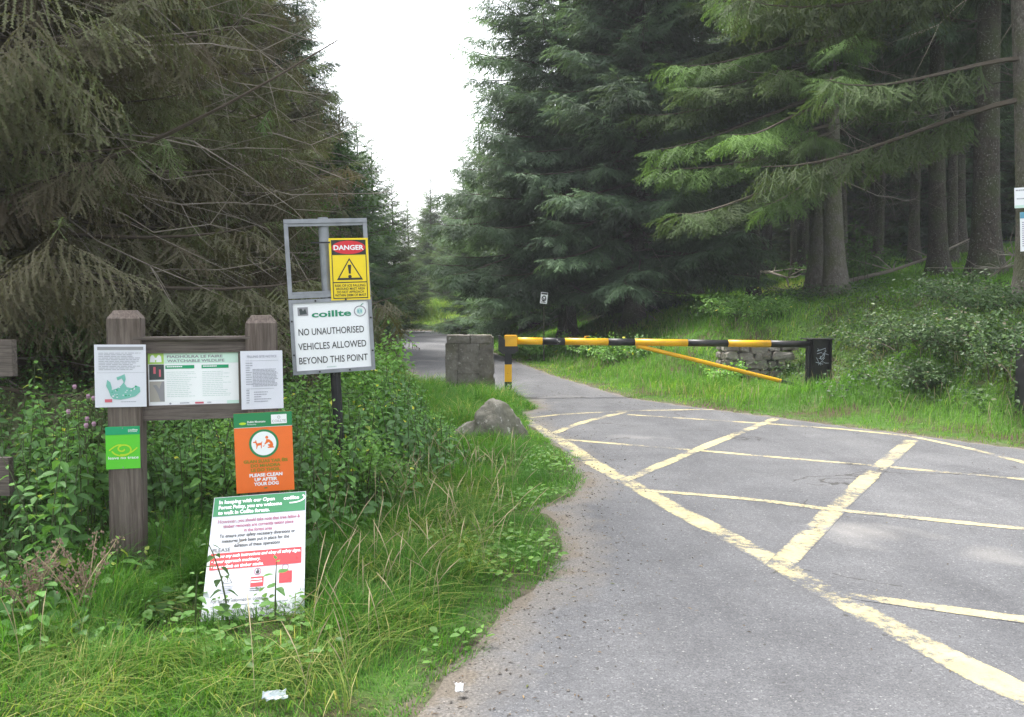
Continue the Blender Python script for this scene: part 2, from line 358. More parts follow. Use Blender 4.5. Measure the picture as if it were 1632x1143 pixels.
def asphalt_color(t, co):
    big = t.noise(0.35, 4, 0.6, co); mid = t.noise(2.4, 5, 0.6, co); fine = t.noise(110, 3, 0.7, co); sp = t.noise(46, 2, 0.5, co)
    k = t.ramp(big, [(0.3, (0.080, 0.082, 0.088)), (0.7, (0.115, 0.116, 0.122))])
    k = t.mix(0.7, k, t.ramp(mid, [(0.3, (0.78, 0.78, 0.78)), (0.72, (1.12, 1.12, 1.12))]), 'MULTIPLY')
    k = t.mix(0.85, k, t.ramp(fine, [(0.28, (0.45, 0.45, 0.45)), (0.5, (1, 1, 1)), (0.75, (1.5, 1.5, 1.5))]), 'MULTIPLY')
    vc = t.n('ShaderNodeTexVoronoi', _Scale=75.0); t.l(co, vc.inputs['Vector'])
    sepc = t.n('ShaderNodeSeparateColor'); t.l(vc.outputs['Color'], sepc.inputs[0])
    k = t.mix(0.45, k, t.ramp(sepc.outputs[0], [(0.0, (0.62, 0.61, 0.6)), (0.5, (0.97, 0.97, 0.97)), (0.86, (1.1, 1.09, 1.08)), (1.0, (1.7, 1.68, 1.64))]), 'MULTIPLY')
    st = t.noise(0.8, 6, 0.7, t.coord('Object', (1.5, .35, 1)), 0.8)
    k = t.mix(0.75, k, t.ramp(st, [(0.32, (0.74, 0.74, 0.75)), (0.5, (1, 1, 1)), (0.7, (1.16, 1.15, 1.13))]), 'MULTIPLY')
    k = t.mix(t.math('MULTIPLY', t.math('GREATER_THAN', sp, 0.68), 0.6), k, (0.26, 0.255, 0.25))
    k = t.mix(t.math('GREATER_THAN', t.noise(23, 2, 0.5, co), 0.715), k, (0.05, 0.048, 0.046))
    # pale dusty patches and fine cracks
    k = t.mix(t.ramp(t.noise(0.55, 3, 0.6, co, 0.5), [(0.62, (0, 0, 0)), (0.76, (0.5, 0.5, 0.5))]), k, (0.29, 0.275, 0.255))
    v = t.n('ShaderNodeTexVoronoi', _Scale=0.33, feature='DISTANCE_TO_EDGE')
    wv = t.n('ShaderNodeVectorMath', operation='ADD'); t.l(co, wv.inputs[0])
    nz = t.n('ShaderNodeTexNoise', _Scale=2.5, _Detail=5.0); t.l(co, nz.inputs['Vector'])
    sc = t.n('ShaderNodeVectorMath', operation='SCALE'); sc.inputs['Scale'].default_value = 0.5; t.l(nz.outputs['Color'], sc.inputs[0])
    t.l(sc.outputs[0], wv.inputs[1]); t.l(wv.outputs[0], v.inputs['Vector'])
    cr = t.math('MULTIPLY', t.math('LESS_THAN', v.outputs['Distance'], 0.0032), t.math('GREATER_THAN', t.noise(0.9, 2, 0.5, co), 0.53))
    k = t.mix(t.math('MULTIPLY', cr, 0.75), k, (0.035, 0.033, 0.03))
    return k, fine
t = NT('asphalt'); co = t.coord()
k, fine = asphalt_color(t, co)
e = t.math('ADD', t.attr(), t.math('MULTIPLY', t.math('SUBTRACT', t.noise(3.2, 5, 0.65, co), 0.5), 0.75))
grit = t.noise(70, 3, 0.7, co)
grav = t.ramp(grit, [(0.25, (0.055, 0.05, 0.044)), (0.5, (0.125, 0.113, 0.10)), (0.72, (0.25, 0.232, 0.21))])
k = t.mix(t.ramp(e, [(0.0, (1, 1, 1)), (0.34, (0, 0, 0))]), k, grav)
lit = t.ramp(grit, [(0.25, (0.058, 0.048, 0.038)), (0.7, (0.16, 0.136, 0.108))])
k = t.mix(t.ramp(e, [(-0.0, (0.85, 0.85, 0.85)), (0.06, (0, 0, 0))]), k, lit)
t.bsdf(k, 0.85, 0.25, bump=t.math('ADD', fine, grit), bstr=0.45, bdist=0.006)
tag(mb.build('road', t.m), kind='structure')

# painted lines, 4 mm up
def line_strip(mb, pts, width, step=0.25):
    P = np.array([at(*p)[:2] for p in pts])
    L = np.concatenate([[0], np.cumsum(np.linalg.norm(np.diff(P, axis=0), axis=1))])
    s = np.linspace(0, L[-1], max(3, int(L[-1] / step)))
    Q = np.stack([np.interp(s, L, P[:, 0]), np.interp(s, L, P[:, 1])], 1)
    Tn = np.gradient(Q, axis=0); Tn /= np.linalg.norm(Tn, axis=1)[:, None]; N = np.stack([-Tn[:, 1], Tn[:, 0]], 1)
    wd = width / 2 * (1 + 0.05 * rng.standard_normal((len(s), 1)))
    V = np.zeros((len(s) * 2, 3)); V = np.zeros((len(s) * 3, 3)); V[0::3, :2] = Q + N * wd; V[1::3, :2] = Q; V[2::3, :2] = Q - N * wd; V[:, 2] = line_strip.z
    line_strip.z += 0.0002
    i = np.arange(len(s) - 1) * 3
    mb.add(V, np.concatenate([np.stack([i + k, i + k + 1, i + k + 4, i + k + 3], 1) for k in (0, 1)]), 0, np.tile([0.0, 1.0, 0.0], len(s)))
line_strip.z = 0.0012
mb = MB()
line_strip(mb, [(826, 664), (855, 680), (900, 706), (940, 735), (1000, 768), (1080, 813), (1170, 860), (1250, 904), (1300, 934), (1400, 988), (1500, 1042), (1632, 1108), (1750, 1165)], 0.2)
line_strip(mb, [(845, 666), (900, 660), (1000, 655), (1100, 653), (1185, 652)], 0.1)
line_strip(mb, [(880, 692), (905, 681), (940, 670), (1000, 656)], 0.13)
line_strip(mb, [(1000, 661), (1200, 674), (1330, 683), (1450, 695), (1540, 714), (1632, 737), (1740, 768)], 0.11)
line_strip(mb, [(890, 700), (1100, 717), (1400, 743), (1632, 764), (1800, 780)], 0.1)
line_strip(mb, [(1245, 664), (1130, 709), (985, 770)], 0.14)
line_strip(mb, [(1452, 702), (1395, 751), (1330, 812), (1240, 905)], 0.17)
line_strip(mb, [(1010, 780), (1200, 796), (1330, 813), (1632, 843), (1800, 860)], 0.11)
line_strip(mb, [(1340, 947), (1500, 970), (1632, 988), (1760, 1006)], 0.12)
t = NT('road_paint'); co = t.coord()
k, fine = asphalt_color(t, co)
wear = t.math('ADD', t.math('MULTIPLY', t.noise(22, 6, 0.75, co), 0.42), t.math('MULTIPLY', t.noise(1.5, 4, 0.65, co), 0.58))
wear = t.math('ADD', wear, t.math('MULTIPLY', t.math('POWER', t.math('SUBTRACT', 1.0, t.attr()), 5.0), 0.09))
wear = t.math('ADD', wear, t.math('MULTIPLY', t.math('SUBTRACT', fine, 0.5), 0.22))
pc = t.ramp(t.noise(5, 4, 0.6, co), [(0.3, (0.34, 0.29, 0.145)), (0.7, (0.43, 0.375, 0.21))])
pc = t.mix(0.5, pc, t.ramp(fine, [(0.3, (0.7, 0.7, 0.7)), (0.6, (1.05, 1.05, 1.05))]), 'MULTIPLY')
k = t.mix(t.ramp(wear, [(0.462, (0, 0, 0)), (0.555, (1, 1, 1))]), pc, k)
t.bsdf(k, 0.8, 0.25, bump=fine, bstr=0.4, bdist=0.005)
tag(mb.build('road_markings', t.m), kind='structure')

# ------------------------------------------------------------------ grass
def blades(mb, P, L, W, lean, rnd, az=None, seg=3, mat=0):
    n = len(P); az = np.where(rng.random(n) < .65, 3.2 * wav(P[:, 0], P[:, 1], 3.5, 61) + rng.normal(0, .7, n), rng.uniform(0, 6.283, n)) if az is None else az
    dx, dy = np.cos(az), np.sin(az); sx, sy = -dy, dx
    ts = [0, .4, .75, 1] if seg == 3 else [0, .55, 1]
    tw = rng.uniform(-.5, .5, n)
    V = []
    for i, tt in enumerate(ts):
        out = lean * L * tt ** 2; up = L * (tt - 0.45 * np.clip(lean, 0, 1.4) * tt ** 2.2)
        c = np.stack([P[:, 0] + dx * out, P[:, 1] + dy * out, P[:, 2] + up], 1)
        wv = W * (1 - tt ** 1.6) / 2
        if tt < 1:
            o = np.stack([sx * wv, sy * wv, tw * wv * .6], 1); V += [c - o, c + o]
        else: V.append(c)
    V = np.stack(V, 1); k = V.shape[1]; b = (np.arange(n) * k)[:, None]
    q = [[0, 1, 3, 2], [2, 3, 5, 4]] if seg == 3 else [[0, 1, 3, 2]]
    mb.add(V.reshape(-1, 3), np.concatenate([b + np.array(f)[None] for f in q]), mat, np.repeat(rnd, k))
    tip = np.array([4, 5, 6] if seg == 3 else [2, 3, 4])
    mb.F.append((b + tip[None] + (mb.n - n * k), mat))

def scatter(n, x0, x1, y0, y1, ok):
    x = rng.uniform(x0, x1, n); y = rng.uniform(y0, y1, n); m = ok(x, y)
    x, y = x[m], y[m]
    return np.stack([x, y, height(x, y) - 0.01], 1)
def sleft(x, y): return xl(y) + 0.10 * wav(x, y, 5, 21) - x
def sright(x, y): return (x - xr(y)) * .8 + 0.10 * wav(x, y, 4, 22)

mb = MB()
# front verge, both the short lush rim and the long middle
P = scatter(150000, -3.8, 0.8, 2.7, 9.6, lambda x, y: (sleft(x, y) > -0.03) & (sleft(x, y) < 2.6) & (rng.random(len(x)) < np.clip(9.0 / y ** 1.3, 0.15, 1)))
s_ = sleft(P[:, 0], P[:, 1])
L = (0.05 + 0.19 * smooth(0.02, 0.9, s_)) * (1 + .35 * wav(P[:, 0], P[:, 1], 7.0, 18)) * np.where((P[:, 0] > -1.8) & (P[:, 0] < -.95) & (P[:, 1] < 4.6) & (P[:, 1] > 3.8), .36, 1) * (0.85 + 0.4 * wav(P[:, 0], P[:, 1], 3.0, 8)) * smooth(2.6, 4.3, P[:, 1]).clip(.3, 1) * rng.uniform(.55, 1.4, len(P))
rn = np.clip(0.34 + 0.20 * wav(P[:, 0], P[:, 1], 2.0, 12) + .13 * wav(P[:, 0], P[:, 1], 7.0, 17) + 0.22 * rng.standard_normal(len(P)) + 0.28 * smooth(4.4, 3.2, P[:, 1]) * smooth(.0, 1.2, s_), 0, 1)
blades(mb, P, np.clip(L, .03, .5), rng.uniform(.0035, .0075, len(P)), rng.uniform(.2, 1.2, len(P)), rn)
# around boulder, pillar, latch post
P = scatter(60000, -3.2, 0.7, 9.2, 17, lambda x, y: (sleft(x, y) > 0) & (sleft(x, y) < 2.0))
s_ = sleft(P[:, 0], P[:, 1])
L = (0.07 + 0.20 * smooth(0, .5, s_)) * (1 + .45 * wav(P[:, 0], P[:, 1], 4.5, 19)).clip(.35, 1.6) * np.where((np.abs(P[:, 0] + .2) < .95) & (P[:, 1] < 10.8), .65, 1) * np.where((np.abs(P[:, 0] + .75) < .5) & (P[:, 1] < 15.6) & (P[:, 1] > 14), .7, 1) * rng.uniform(.5, 1.5, len(P))
blades(mb, P, L, rng.uniform(.006, .011, len(P)), rng.uniform(.3, 1.5, len(P)), np.clip(0.42 + .22 * wav(P[:, 0], P[:, 1], 3, 12) + 0.26 * rng.standard_normal(len(P)), 0, 1), seg=2)
tag(mb.build('verge_grass', M['grass']), 'lush green grass along the left edge of the road', 'grass', kind='stuff')

mb = MB()   # long yellowing grass in front of the notice board and among the stalks
P = scatter(14000, -3.4, -0.15, 3.2, 7.6, lambda x, y: (sleft(x, y) > 0.35) & (sleft(x, y) < 2.2) & (wav(x, y, 1.3, 31) + .6 * (y < 4.6) > 0.0) & ~((x > -1.85) & (x < -1.02) & (y > 3.75) & (y < 4.7)))
blades(mb, P, rng.uniform(.14, .42, len(P)) * np.where(P[:, 1] < 4.6, .75, 1), rng.uniform(.004, .008, len(P)), rng.uniform(.5, 2.0, len(P)), np.clip(rng.beta(1.6, 2.0, len(P)), 0, 1))
tag(mb.build('long_grass', M['grass_yellow']), 'long yellow-green grass flopping over in front of the notice board', 'grass', kind='stuff')

mb = MB()   # right verge and bank
P = scatter(330000, -6, 13, 7, 42, lambda x, y: (sright(x, y) > 0.02) & (sright(x, y) < 2.2) & (rng.random(len(x)) < np.clip(14 / y, .3, 1)))
s_ = sright(P[:, 0], P[:, 1])
L = (0.05 + 0.17 * smooth(0.1, 1.0, s_)) * (1 + .25 * wav(P[:, 0], P[:, 1], 2.2, 13)) * rng.uniform(.6, 1.35, len(P))
blades(mb, P, np.clip(L, .03, .6), rng.uniform(.008, .014, len(P)) * np.clip(P[:, 1] / 15, .8, 2.2), rng.uniform(.15, .9, len(P)), np.clip(0.38 + .22 * wav(P[:, 0], P[:, 1], 1.2, 14) + .2 * rng.standard_normal(len(P)) + .3 * smooth(.35, 0, s_), 0, 1), seg=2)
P = scatter(330000, -4, 24, 8, 46, lambda x, y: (sright(x, y) > 1.9) & (rng.random(len(x)) < np.clip(1.25 - sright(x, y) / 15, .12, 1)) & (wav(x, y, .5, 41) > -0.75))
L = 0.17 * (1 + .35 * wav(P[:, 0], P[:, 1], 1.4, 15)) * rng.uniform(.6, 1.4, len(P))
blades(mb, P, np.clip(L, .05, .5), rng.uniform(.012, .022, len(P)) * np.clip(P[:, 1] / 18, .8, 2), rng.uniform(.3, 1.1, len(P)), np.clip(0.44 + .25 * wav(P[:, 0], P[:, 1], .8, 16) + .18 * rng.standard_normal(len(P)), 0, 0.95), seg=2)
tag(mb.build('bank_grass', M['bank_grass']), 'green grass over the bank to the right of the road', 'grass', kind='stuff')

mb = MB()   # far verges by the bend
P = scatter(110000, -16, 5, 16, 66, lambda x, y: ((sleft(x, y) > 0) & (sleft(x, y) < 2.2)) | ((y > 45) & (sright(x, y) > 0) & (sright(x, y) < 9)))
far_ = (P[:, 1] > 46)
L = np.where(far_, .5, .13) * rng.uniform(.6, 1.4, len(P))
blades(mb, P, L, rng.uniform(.02, .035, len(P)) * np.clip(P[:, 1] / 28, .6, 2), rng.uniform(.2, .7, len(P)), np.clip(.58 + .2 * rng.standard_normal(len(P)), 0, .95), seg=2)
tag(mb.build('far_grass', M['far_grass']), 'green grass coloured pale as if sunlit on the verges where the road bends away', 'grass', kind='stuff')

mb = MB()   # seed stalks
P = scatter(900, -3.4, 0.1, 3.2, 8.6, lambda x, y: (sleft(x, y) > 0.3) & (sleft(x, y) < 2.0))
for p in P[:330]:
    if -2.0 < p[0] < -1.0 and p[1] < 4.6: continue
    h = random.uniform(.25, .5); a = random.uniform(0, 6.28); ln = random.uniform(.15, .7)
    pts = [p + np.array([math.cos(a) * ln * h * u * u, math.sin(a) * ln * h * u * u, h * (u - .25 * ln * u * u)]) for u in np.linspace(0, 1, 6)]
    mb.tube(pts, [.0012] * 4 + [.0028, .0008], 3, cap=False)
P = scatter(2500, -1, 11, 8.5, 22, lambda x, y: (sright(x, y) > 0.3) & (sright(x, y) < 3.5))
for p in P[:350]:
    h = random.uniform(.22, .42); a = random.uniform(0, 6.28); ln = random.uniform(.1, .35)
    pts = [p + np.array([math.cos(a) * ln * h * u * u, math.sin(a) * ln * h * u * u, h * (u - .2 * ln * u * u)]) for u in np.linspace(0, 1, 5)]
    mb.tube(pts, [.002] * 3 + [.005, .0015], 3, cap=False)
tag(mb.build('grass_stalks', M['straw']), 'dry straw coloured seed stalks standing in the long grass', 'grass', kind='stuff')

mb = MB()   # loose stones on the shoulder
P = np.array([(x, y) for x, y in zip(rng.uniform(-.6, 1.7, 9000), rng.uniform(2.8, 12, 9000)) if 0.0 < x - xl(y) < abs(rng.normal(0, .35)) + .02])
for x, y in P[:2600]:
    r = min(.012, abs(rng.normal(.0035, .0026)) + .0015)
    V = np.array([[1, 0, 0], [-1, 0, 0], [0, 1, 0], [0, -1, 0], [0, 0, .7], [0, 0, -.7]]) * r * rng.uniform(.6, 1.3, (6, 3))
    a = rng.uniform(0, 6.28); c, s2 = math.cos(a), math.sin(a)
    V = np.stack([V[:, 0] * c - V[:, 1] * s2, V[:, 0] * s2 + V[:, 1] * c, V[:, 2] + r * .35], 1) + np.array([x, y, 0])
    mb.add(V, [[0, 2, 4], [2, 1, 4], [1, 3, 4], [3, 0, 4], [2, 0, 5], [1, 2, 5], [3, 1, 5], [0, 3, 5]], 0, rng.random())
t = NT('pebble'); t.bsdf(t.ramp(t.attr(), [(0, (0.075, 0.068, 0.06)), (0.5, (0.13, 0.118, 0.106)), (1, (0.26, 0.24, 0.22))]), 0.9, 0.2)
tag(mb.build('gravel', t.m), 'loose grit and stones on the shoulder between grass and asphalt', 'gravel', kind='stuff')

mb = MB()   # needles, leaf scraps and twig ends blown to the edges of the asphalt
for _ in range(1500):
    y = 3 + 22 * random.random() ** 1.6; a, b = float(xl(y)), float(xr(y))
    q = abs(random.gauss(0, .45)); x = (a + q) if random.random() < .5 else (b - q * 1.2 - .02)
    if random.random() < .22: x = random.uniform(a, min(b, a + 7))
    if not a < x < b: continue
    L_ = random.uniform(.008, .04); th = random.uniform(0, 6.28); wd = random.uniform(.0012, .005)
    c, s2 = math.cos(th), math.sin(th); P = np.array([[-1, 0], [0, 1], [1, 0], [0, -1]]) * [L_ / 2, wd]
    mb.add(np.stack([P[:, 0] * c - P[:, 1] * s2 + x, P[:, 0] * s2 + P[:, 1] * c + y, [.004, .007, .004, .006]], 1), [[0, 3, 2, 1]], 0, random.random())
t = NT('litter_bits'); t.bsdf(t.ramp(t.attr(), [(0, (0.03, 0.022, 0.015)), (0.5, (0.10, 0.065, 0.035)), (0.85, (0.22, 0.16, 0.09)), (1, (0.08, 0.10, 0.03))]), 0.9, 0.1)
tag(mb.build('needle_litter', t.m), 'brown needles and leaf scraps strewn along the edges of the asphalt', 'litter', kind='stuff')

# ------------------------------------------------------------------ spruces
def spray_template(q, seed, hang=0.25, sag=0.12):
    rr = np.random.default_rng(seed); V = []; F = []
    def strip(a, b, up):
        ax = b - a; ln = np.linalg.norm(ax); ax = ax / ln
        side = np.cross(ax, up); side /= np.linalg.norm(side) + 1e-9
        if q == 2:
            m = max(2, int(ln / 0.036)); nl = 0.021
            for k in range(m):
                p0 = a + ax * ln * k / m; p1 = a + ax * ln * (k + 1.05) / m
                for sg in (-1, 1):
                    tip = (p0 + p1) / 2 + side * sg * nl * rr.uniform(.7, 1.2) + ax * nl * .8 + up * rr.uniform(-.6, .6) * nl
                    n = len(V); V.extend([p0, p1, tip]); F.append([n, n + 1, n + 2])
        else:
            wd = 0.019 if q == 1 else 0.06
            side = side * math.cos(.5) + up * rr.uniform(-.6, .6)
            n = len(V); mid = a + ax * ln * .45
            V.extend([a, mid + side * wd, b, mid - side * wd]); F.append([n, n + 1, n + 2]); F.append([n, n + 2, n + 3])
    ns = {2: 10, 1: 10, 0: 4}[q]
    pt = lambda u: np.array([u, 0.02 * math.sin(u * 6 + seed), -sag * u * u])
    for k in range(5 if q == 2 else 2):
        kk = 5 if q == 2 else 2
        strip(pt(k / kk), pt((k + 1) / kk), np.array([0, 0, 1.0]))
    for sg in (-1, 1):
        for k in range(ns):
            u = (k + .3 + .5 * rr.random()) / ns; ln = (.40 * (1 - u) ** .7 + .10) * rr.uniform(.6, 1.25); an = R(rr.uniform(24, 58))
            d = np.array([math.cos(an), sg * math.sin(an), -hang * rr.uniform(.2, 2.4)]); d /= np.linalg.norm(d)
            a = pt(u); strip(a, a + d * ln, np.array([0, 0, 1.0]))
    return np.array(V), np.array(F)

def inst(mb, temps, P, X, Z, S, rnd, mat=0, jit=0.12):
    X = X / (np.linalg.norm(X, axis=1)[:, None] + 1e-9)
    Y = np.cross(Z, X); Y /= np.linalg.norm(Y, axis=1)[:, None] + 1e-9
    Zz = np.cross(X, Y)
    idx = rng.integers(0, len(temps), len(P))
    for k, (TV, TF) in enumerate(temps):
        m = idx == k
        if not m.any(): continue
        B = np.stack([X[m], Y[m], Zz[m]], 1) * S[m][:, None, None]
        V = np.einsum('vk,nkj->nvj', TV, B) + P[m][:, None, :]
        n = m.sum(); nv = len(TV)
        F = (TF[None] + (np.arange(n) * nv)[:, None, None]).reshape(-1, TF.shape[1])
        rv = np.repeat(rnd[m], nv) + jit * np.tile(np.random.default_rng(k).standard_normal(nv), n)
        mb.add(V.reshape(-1, 3), F, mat, np.clip(rv, 0, 1))

def spruce(seed, H, z0, Lmax, Rad, dz=.4, nb=5, qfun=lambda z: 1, hang=.3, droop=.25, e_low=-5, e_top=35, spacing=.15, spray=(.3, .95), dead=0, dead_z=(0.5, 6), azw=None, needle='needle_dark', barkm='bark', rbias=0.0, lean=None, prof=.75, big=(), deadm='dead_twig'):
    rr = np.random.default_rng(seed)
    temps = {q: [spray_template(q, seed * 10 + k, hang) for k in range(4)] for q in (0, 1, 2)}
    tr = MB(); zz = np.linspace(-0.3, H, 26)
    off = lambda z: np.array([0.10 * math.sin(z * .35 + seed) + (lean[0] * z if lean else 0), 0.10 * math.sin(z * .27 + 2 * seed) + (lean[1] * z if lean else 0), z])
    base = off(0) * np.array([1, 1, 0])
    zz = np.concatenate([[-.3, 0, .12, .3, .55, .9], np.linspace(1.4, H, 24)]); axis_ = np.array([off(z) - base for z in zz])
    rad = Rad * (np.clip(1 - zz / H, 0.01, 1) ** .85) * (1 + .8 * np.exp(-np.clip(zz, 0, 9) / .42))
    tr.tube(axis_, rad, 14)
    cr = MB(); S_P = []; S_X = []; S_Z = []; S_S = []; S_r = []; S_q = []
    def limb(z, az, L, el, dead_=False, tgt=None, thick=1.0):
        n = 9; u = np.linspace(0, 1, n)
        rho = L * u * (1 - .06 * u); zed = L * (math.tan(R(el)) * u - droop * u ** 1.5 + .62 * droop * u ** 3)
        wob = .05 * L * np.sin(u * 5 + rr.uniform(0, 6)) * u + (rr.normal(0, .035, n) * L * u if dead_ else 0); zed = zed + (rr.normal(0, .025, n) * L * u if dead_ else 0)
        c, s = math.cos(az), math.sin(az); b0 = off(z) - base
        path = np.stack([b0[0] + c * rho - s * wob, b0[1] + s * rho + c * wob, b0[2] + zed], 1)
        r0 = thick * (.006 + .0105 * L) * (1 if not dead_ else .32)
        (tgt or cr).tube(path, r0 * (1 - u * .88), 5 if L > 1.5 else 4, mat=1 if tgt is None else 0, cap=False)
        return path
    for bz, baz, bL, bel in big: limb(bz, R(baz), bL, bel, thick=.8)
    z = z0
    while z < H - .25:
        fr = (z - z0) / (H - z0)
        n = nb if fr < .85 else max(3, nb - 2)
        a0 = rr.uniform(0, 6.28)
        for k in range(n):
            az = a0 + k * 6.283 / n + rr.normal(0, .25)
            wgt = azw(az) if azw else 1.0
            if rr.random() > wgt and z < 12: continue
            L = Lmax * ((1 - fr) ** prof) * rr.uniform(.72, 1.12) * (.8 + .2 * wgt)
            if L < .2: continue
            el = e_low + (e_top - e_low) * fr + rr.normal(0, 5)
            path = limb(z + rr.uniform(-.15, .15), az, L, el)
            q = qfun(z)
            sp = spacing * (1 if q else 1.7)
            ns = max(4, int(L / sp)); sg = np.tile([1, -1], ns)[:2 * ns]
            u = np.repeat(np.linspace(.14 if L < 2 else .22, .97, ns), 2) + rr.normal(0, .01, 2 * ns)
            u = np.clip(u, .05, 1); i = u * 8; i0 = np.clip(i.astype(int), 0, 7); fq = (i - i0)[:, None]
            pos = path[i0] * (1 - fq) + path[i0 + 1] * fq
            T = path[i0 + 1] - path[i0]; T /= np.linalg.norm(T, axis=1)[:, None]
            lat = np.cross(T, [0, 0, 1.0]); lat /= np.linalg.norm(lat, axis=1)[:, None] + 1e-6
            an = np.radians(rr.uniform(35, 75, 2 * ns))[:, None]
            X = T * np.cos(an) + lat * np.sin(an) * sg[:, None]; X[:, 2] -= hang * rr.uniform(.2, 1.7, 2 * ns)
            Z = np.tile([0, 0, 1.0], (2 * ns, 1)) + rr.normal(0, .28, (2 * ns, 3))
            S = np.clip((.16 + .34 * (1 - u)) * L * rr.uniform(.7, 1.2, 2 * ns), spray[0], spray[1]) * (1.35 if q == 0 else 1)
            r = np.clip(.38 + rbias + rr.normal(0, .2) + rr.normal(0, .1, 2 * ns) + .22 * (u - .5), 0, 1)
            pos = np.vstack([pos, path[-1:]]); X = np.vstack([X, (path[-1] - path[-2])[None]]); Z = np.vstack([Z, [[0, 0, 1.0]]]); S = np.append(S, spray[0] * 1.3); r = np.append(r, .8)
            S_P.append(pos); S_X.append(X); S_Z.append(Z); S_S.append(S); S_r.append(r); S_q.append(np.full(len(S), q))
        z += dz * rr.uniform(.75, 1.25)
    Pn, Xn, Zn, Sn, rn_, qn = map(np.concatenate, (S_P, S_X, S_Z, S_S, S_r, S_q))
    for q in (0, 1, 2):
        m = qn == q
        if m.any(): inst(cr, temps[q], Pn[m], Xn[m], Zn[m], Sn[m], rn_[m])
    out = {'trunk': tr.mesh('trunk', [M[barkm]], True), 'crown': cr.mesh('crown', [M[needle], M['woodstem']])}
    if dead:
        dm = MB()
        for k in range(dead):
            z = rr.uniform(*dead_z); az = rr.uniform(0, 6.28)
            L = rr.uniform(.4, 1) * min(Lmax * .85, 3.4)
            p = limb(z, az, L * (1.4 if needle == 'needle_olive' else 1.1), rr.uniform(-28, 14), True, dm)
            for _ in range(rr.integers(3, 9)):
                i = rr.integers(2, 8); d = (p[i] - p[i - 1]); d /= np.linalg.norm(d); d = d + rr.normal(0, .5, 3); d[2] -= .35
                ln = rr.uniform(.2, .8); cv = rr.normal(0, .12, 3)
                dm.tube([p[i] + d * ln * uu + cv * uu * uu for uu in (0, .33, .66, 1)], [.005, .004, .003, .0015], 3, cap=False)
        out['dead_branches'] = dm.mesh('dead_branches', [M[deadm]])
    return out

def plant_tree(meshes, label, loc, rotz=0, scale=1.0, group=None, name='spruce_tree', lean=(0, 0), cat='tree'):
    o = thing(name, label, cat, loc, (lean[0], lean[1], rotz), group)
    o.scale = (scale,) * 3
    for k, me in meshes.items(): link(k, me, o)
    return o

near = lambda z: 2 if z < 8.5 else (1 if z < 13 else 0)
mid = lambda z: 1 if z < 13 else 0
V_olive = [spruce(11, 17, .7, 4.6, .26, .42, 6, near, .65, .34, 8, 38, .19, (.28, .85), 300, (.3, 10), needle='needle_olive', big=((2.5, -33, 5.2, 24), (4.4, -20, 4.5, 30))),
           spruce(12, 15, .5, 4.0, .22, .42, 6, near, .7, .34, 4, 36, .19, (.28, .85), 220, (.3, 9), needle='needle_olive')]
V_dark = [spruce(21, 18, 1.9, 4.4, .26, .38, 6, mid, .35, .28, -4, 36, .14, (.32, 1.0), 18, (.4, 4), needle='needle_dark', prof=.62),
          spruce(22, 13, .5, 3.4, .2, .34, 6, mid, .3, .22, -2, 40, .14, (.3, .85), 10, (.3, 3), needle='needle_dark', rbias=.1, prof=.62),
          spruce(23, 11, .4, 3.0, .17, .34, 6, mid, .3, .2, 0, 40, .14, (.3, .8), 6, (.3, 2), needle='needle_green', rbias=-.12, prof=.62)]
V_bare = [spruce(31, 21, 6.8, 3.6, .235, .55, 5, mid, .4, .28, -8, 34, .17, (.35, .95), 26, (2.0, 8.5), deadm='dead_dark', needle='needle_dark'),
          spruce(32, 19, 6.0, 3.4, .175, .55, 5, mid, .4, .30, -10, 34, .17, (.35, .95), 26, (2.0, 8.5), deadm='dead_dark', needle='needle_dark', rbias=-.1),
          spruce(33, 20, 7.2, 3.2, .16, .5, 5, mid, .4, .28, -8, 34, .18, (.35, .95), 26, (2.0, 8.5), deadm='dead_dark', needle='needle_dark')]
def gz(x, y): return float(height(x, y))
def px2x(px, d): return (px - CX) / FPX * d

# left-hand row
left = [(0, -140, 8.9, .95, 0.4, 'brown-green spruce whose long drooping limbs hang over the notice board, trunk out of sight'),
        (1, 150, 12.6, 1.1, 2.1, 'brown-green spruce behind the notice board, its limbs reaching to the empty metal frame'),
        (0, 262, 17.5, .98, 4.0, 'tall olive spruce behind the white no-vehicles sign, its tip rising out of the picture'),
        (1, 20, 17, 1.05, 1.2, 'dark olive spruce in the second row behind the spruce over the notice board'),
        (1, 378, 25.5, 1.16, 3.3, 'olive spruce standing just past the white no-vehicles sign on the left of the road')]
for v, px, d, sc, rz, lb in left:
    x = px2x(px, d); plant_tree(V_olive[v], lb, (x, d, gz(x, d)), rz, sc)
for v, px, d, sc, rz, lb in [(0, 400, 28.5, 1.0, 2.4, 'tall spruce filling the left edge of the sky gap behind the light green young birch'),
                             (1, 478, 31, 1.0, 1.0, 'blue-green spruce beyond the leafy young birch on the left of the road'),
                             (1, 545, 40, .86, 2.0, 'pointed dark spruce whose tip stands against the sky left of the road gap'),
                             (1, 572, 44, .84, 5.1, 'dark spruce between the two pointed spruces on the left of the sky gap'),
                             (2, 598, 49, 1.0, 3.0, 'smaller pointed spruce just right of and behind the pointed dark spruce on the left side'),
                             (2, 632, 58, .9, 4.4, 'farthest small spruce on the left, at the very foot of the sky gap')]:
    x = px2x(px, d); plant_tree(V_dark[v], lb, (x, d, gz(x, d)), rz, sc)
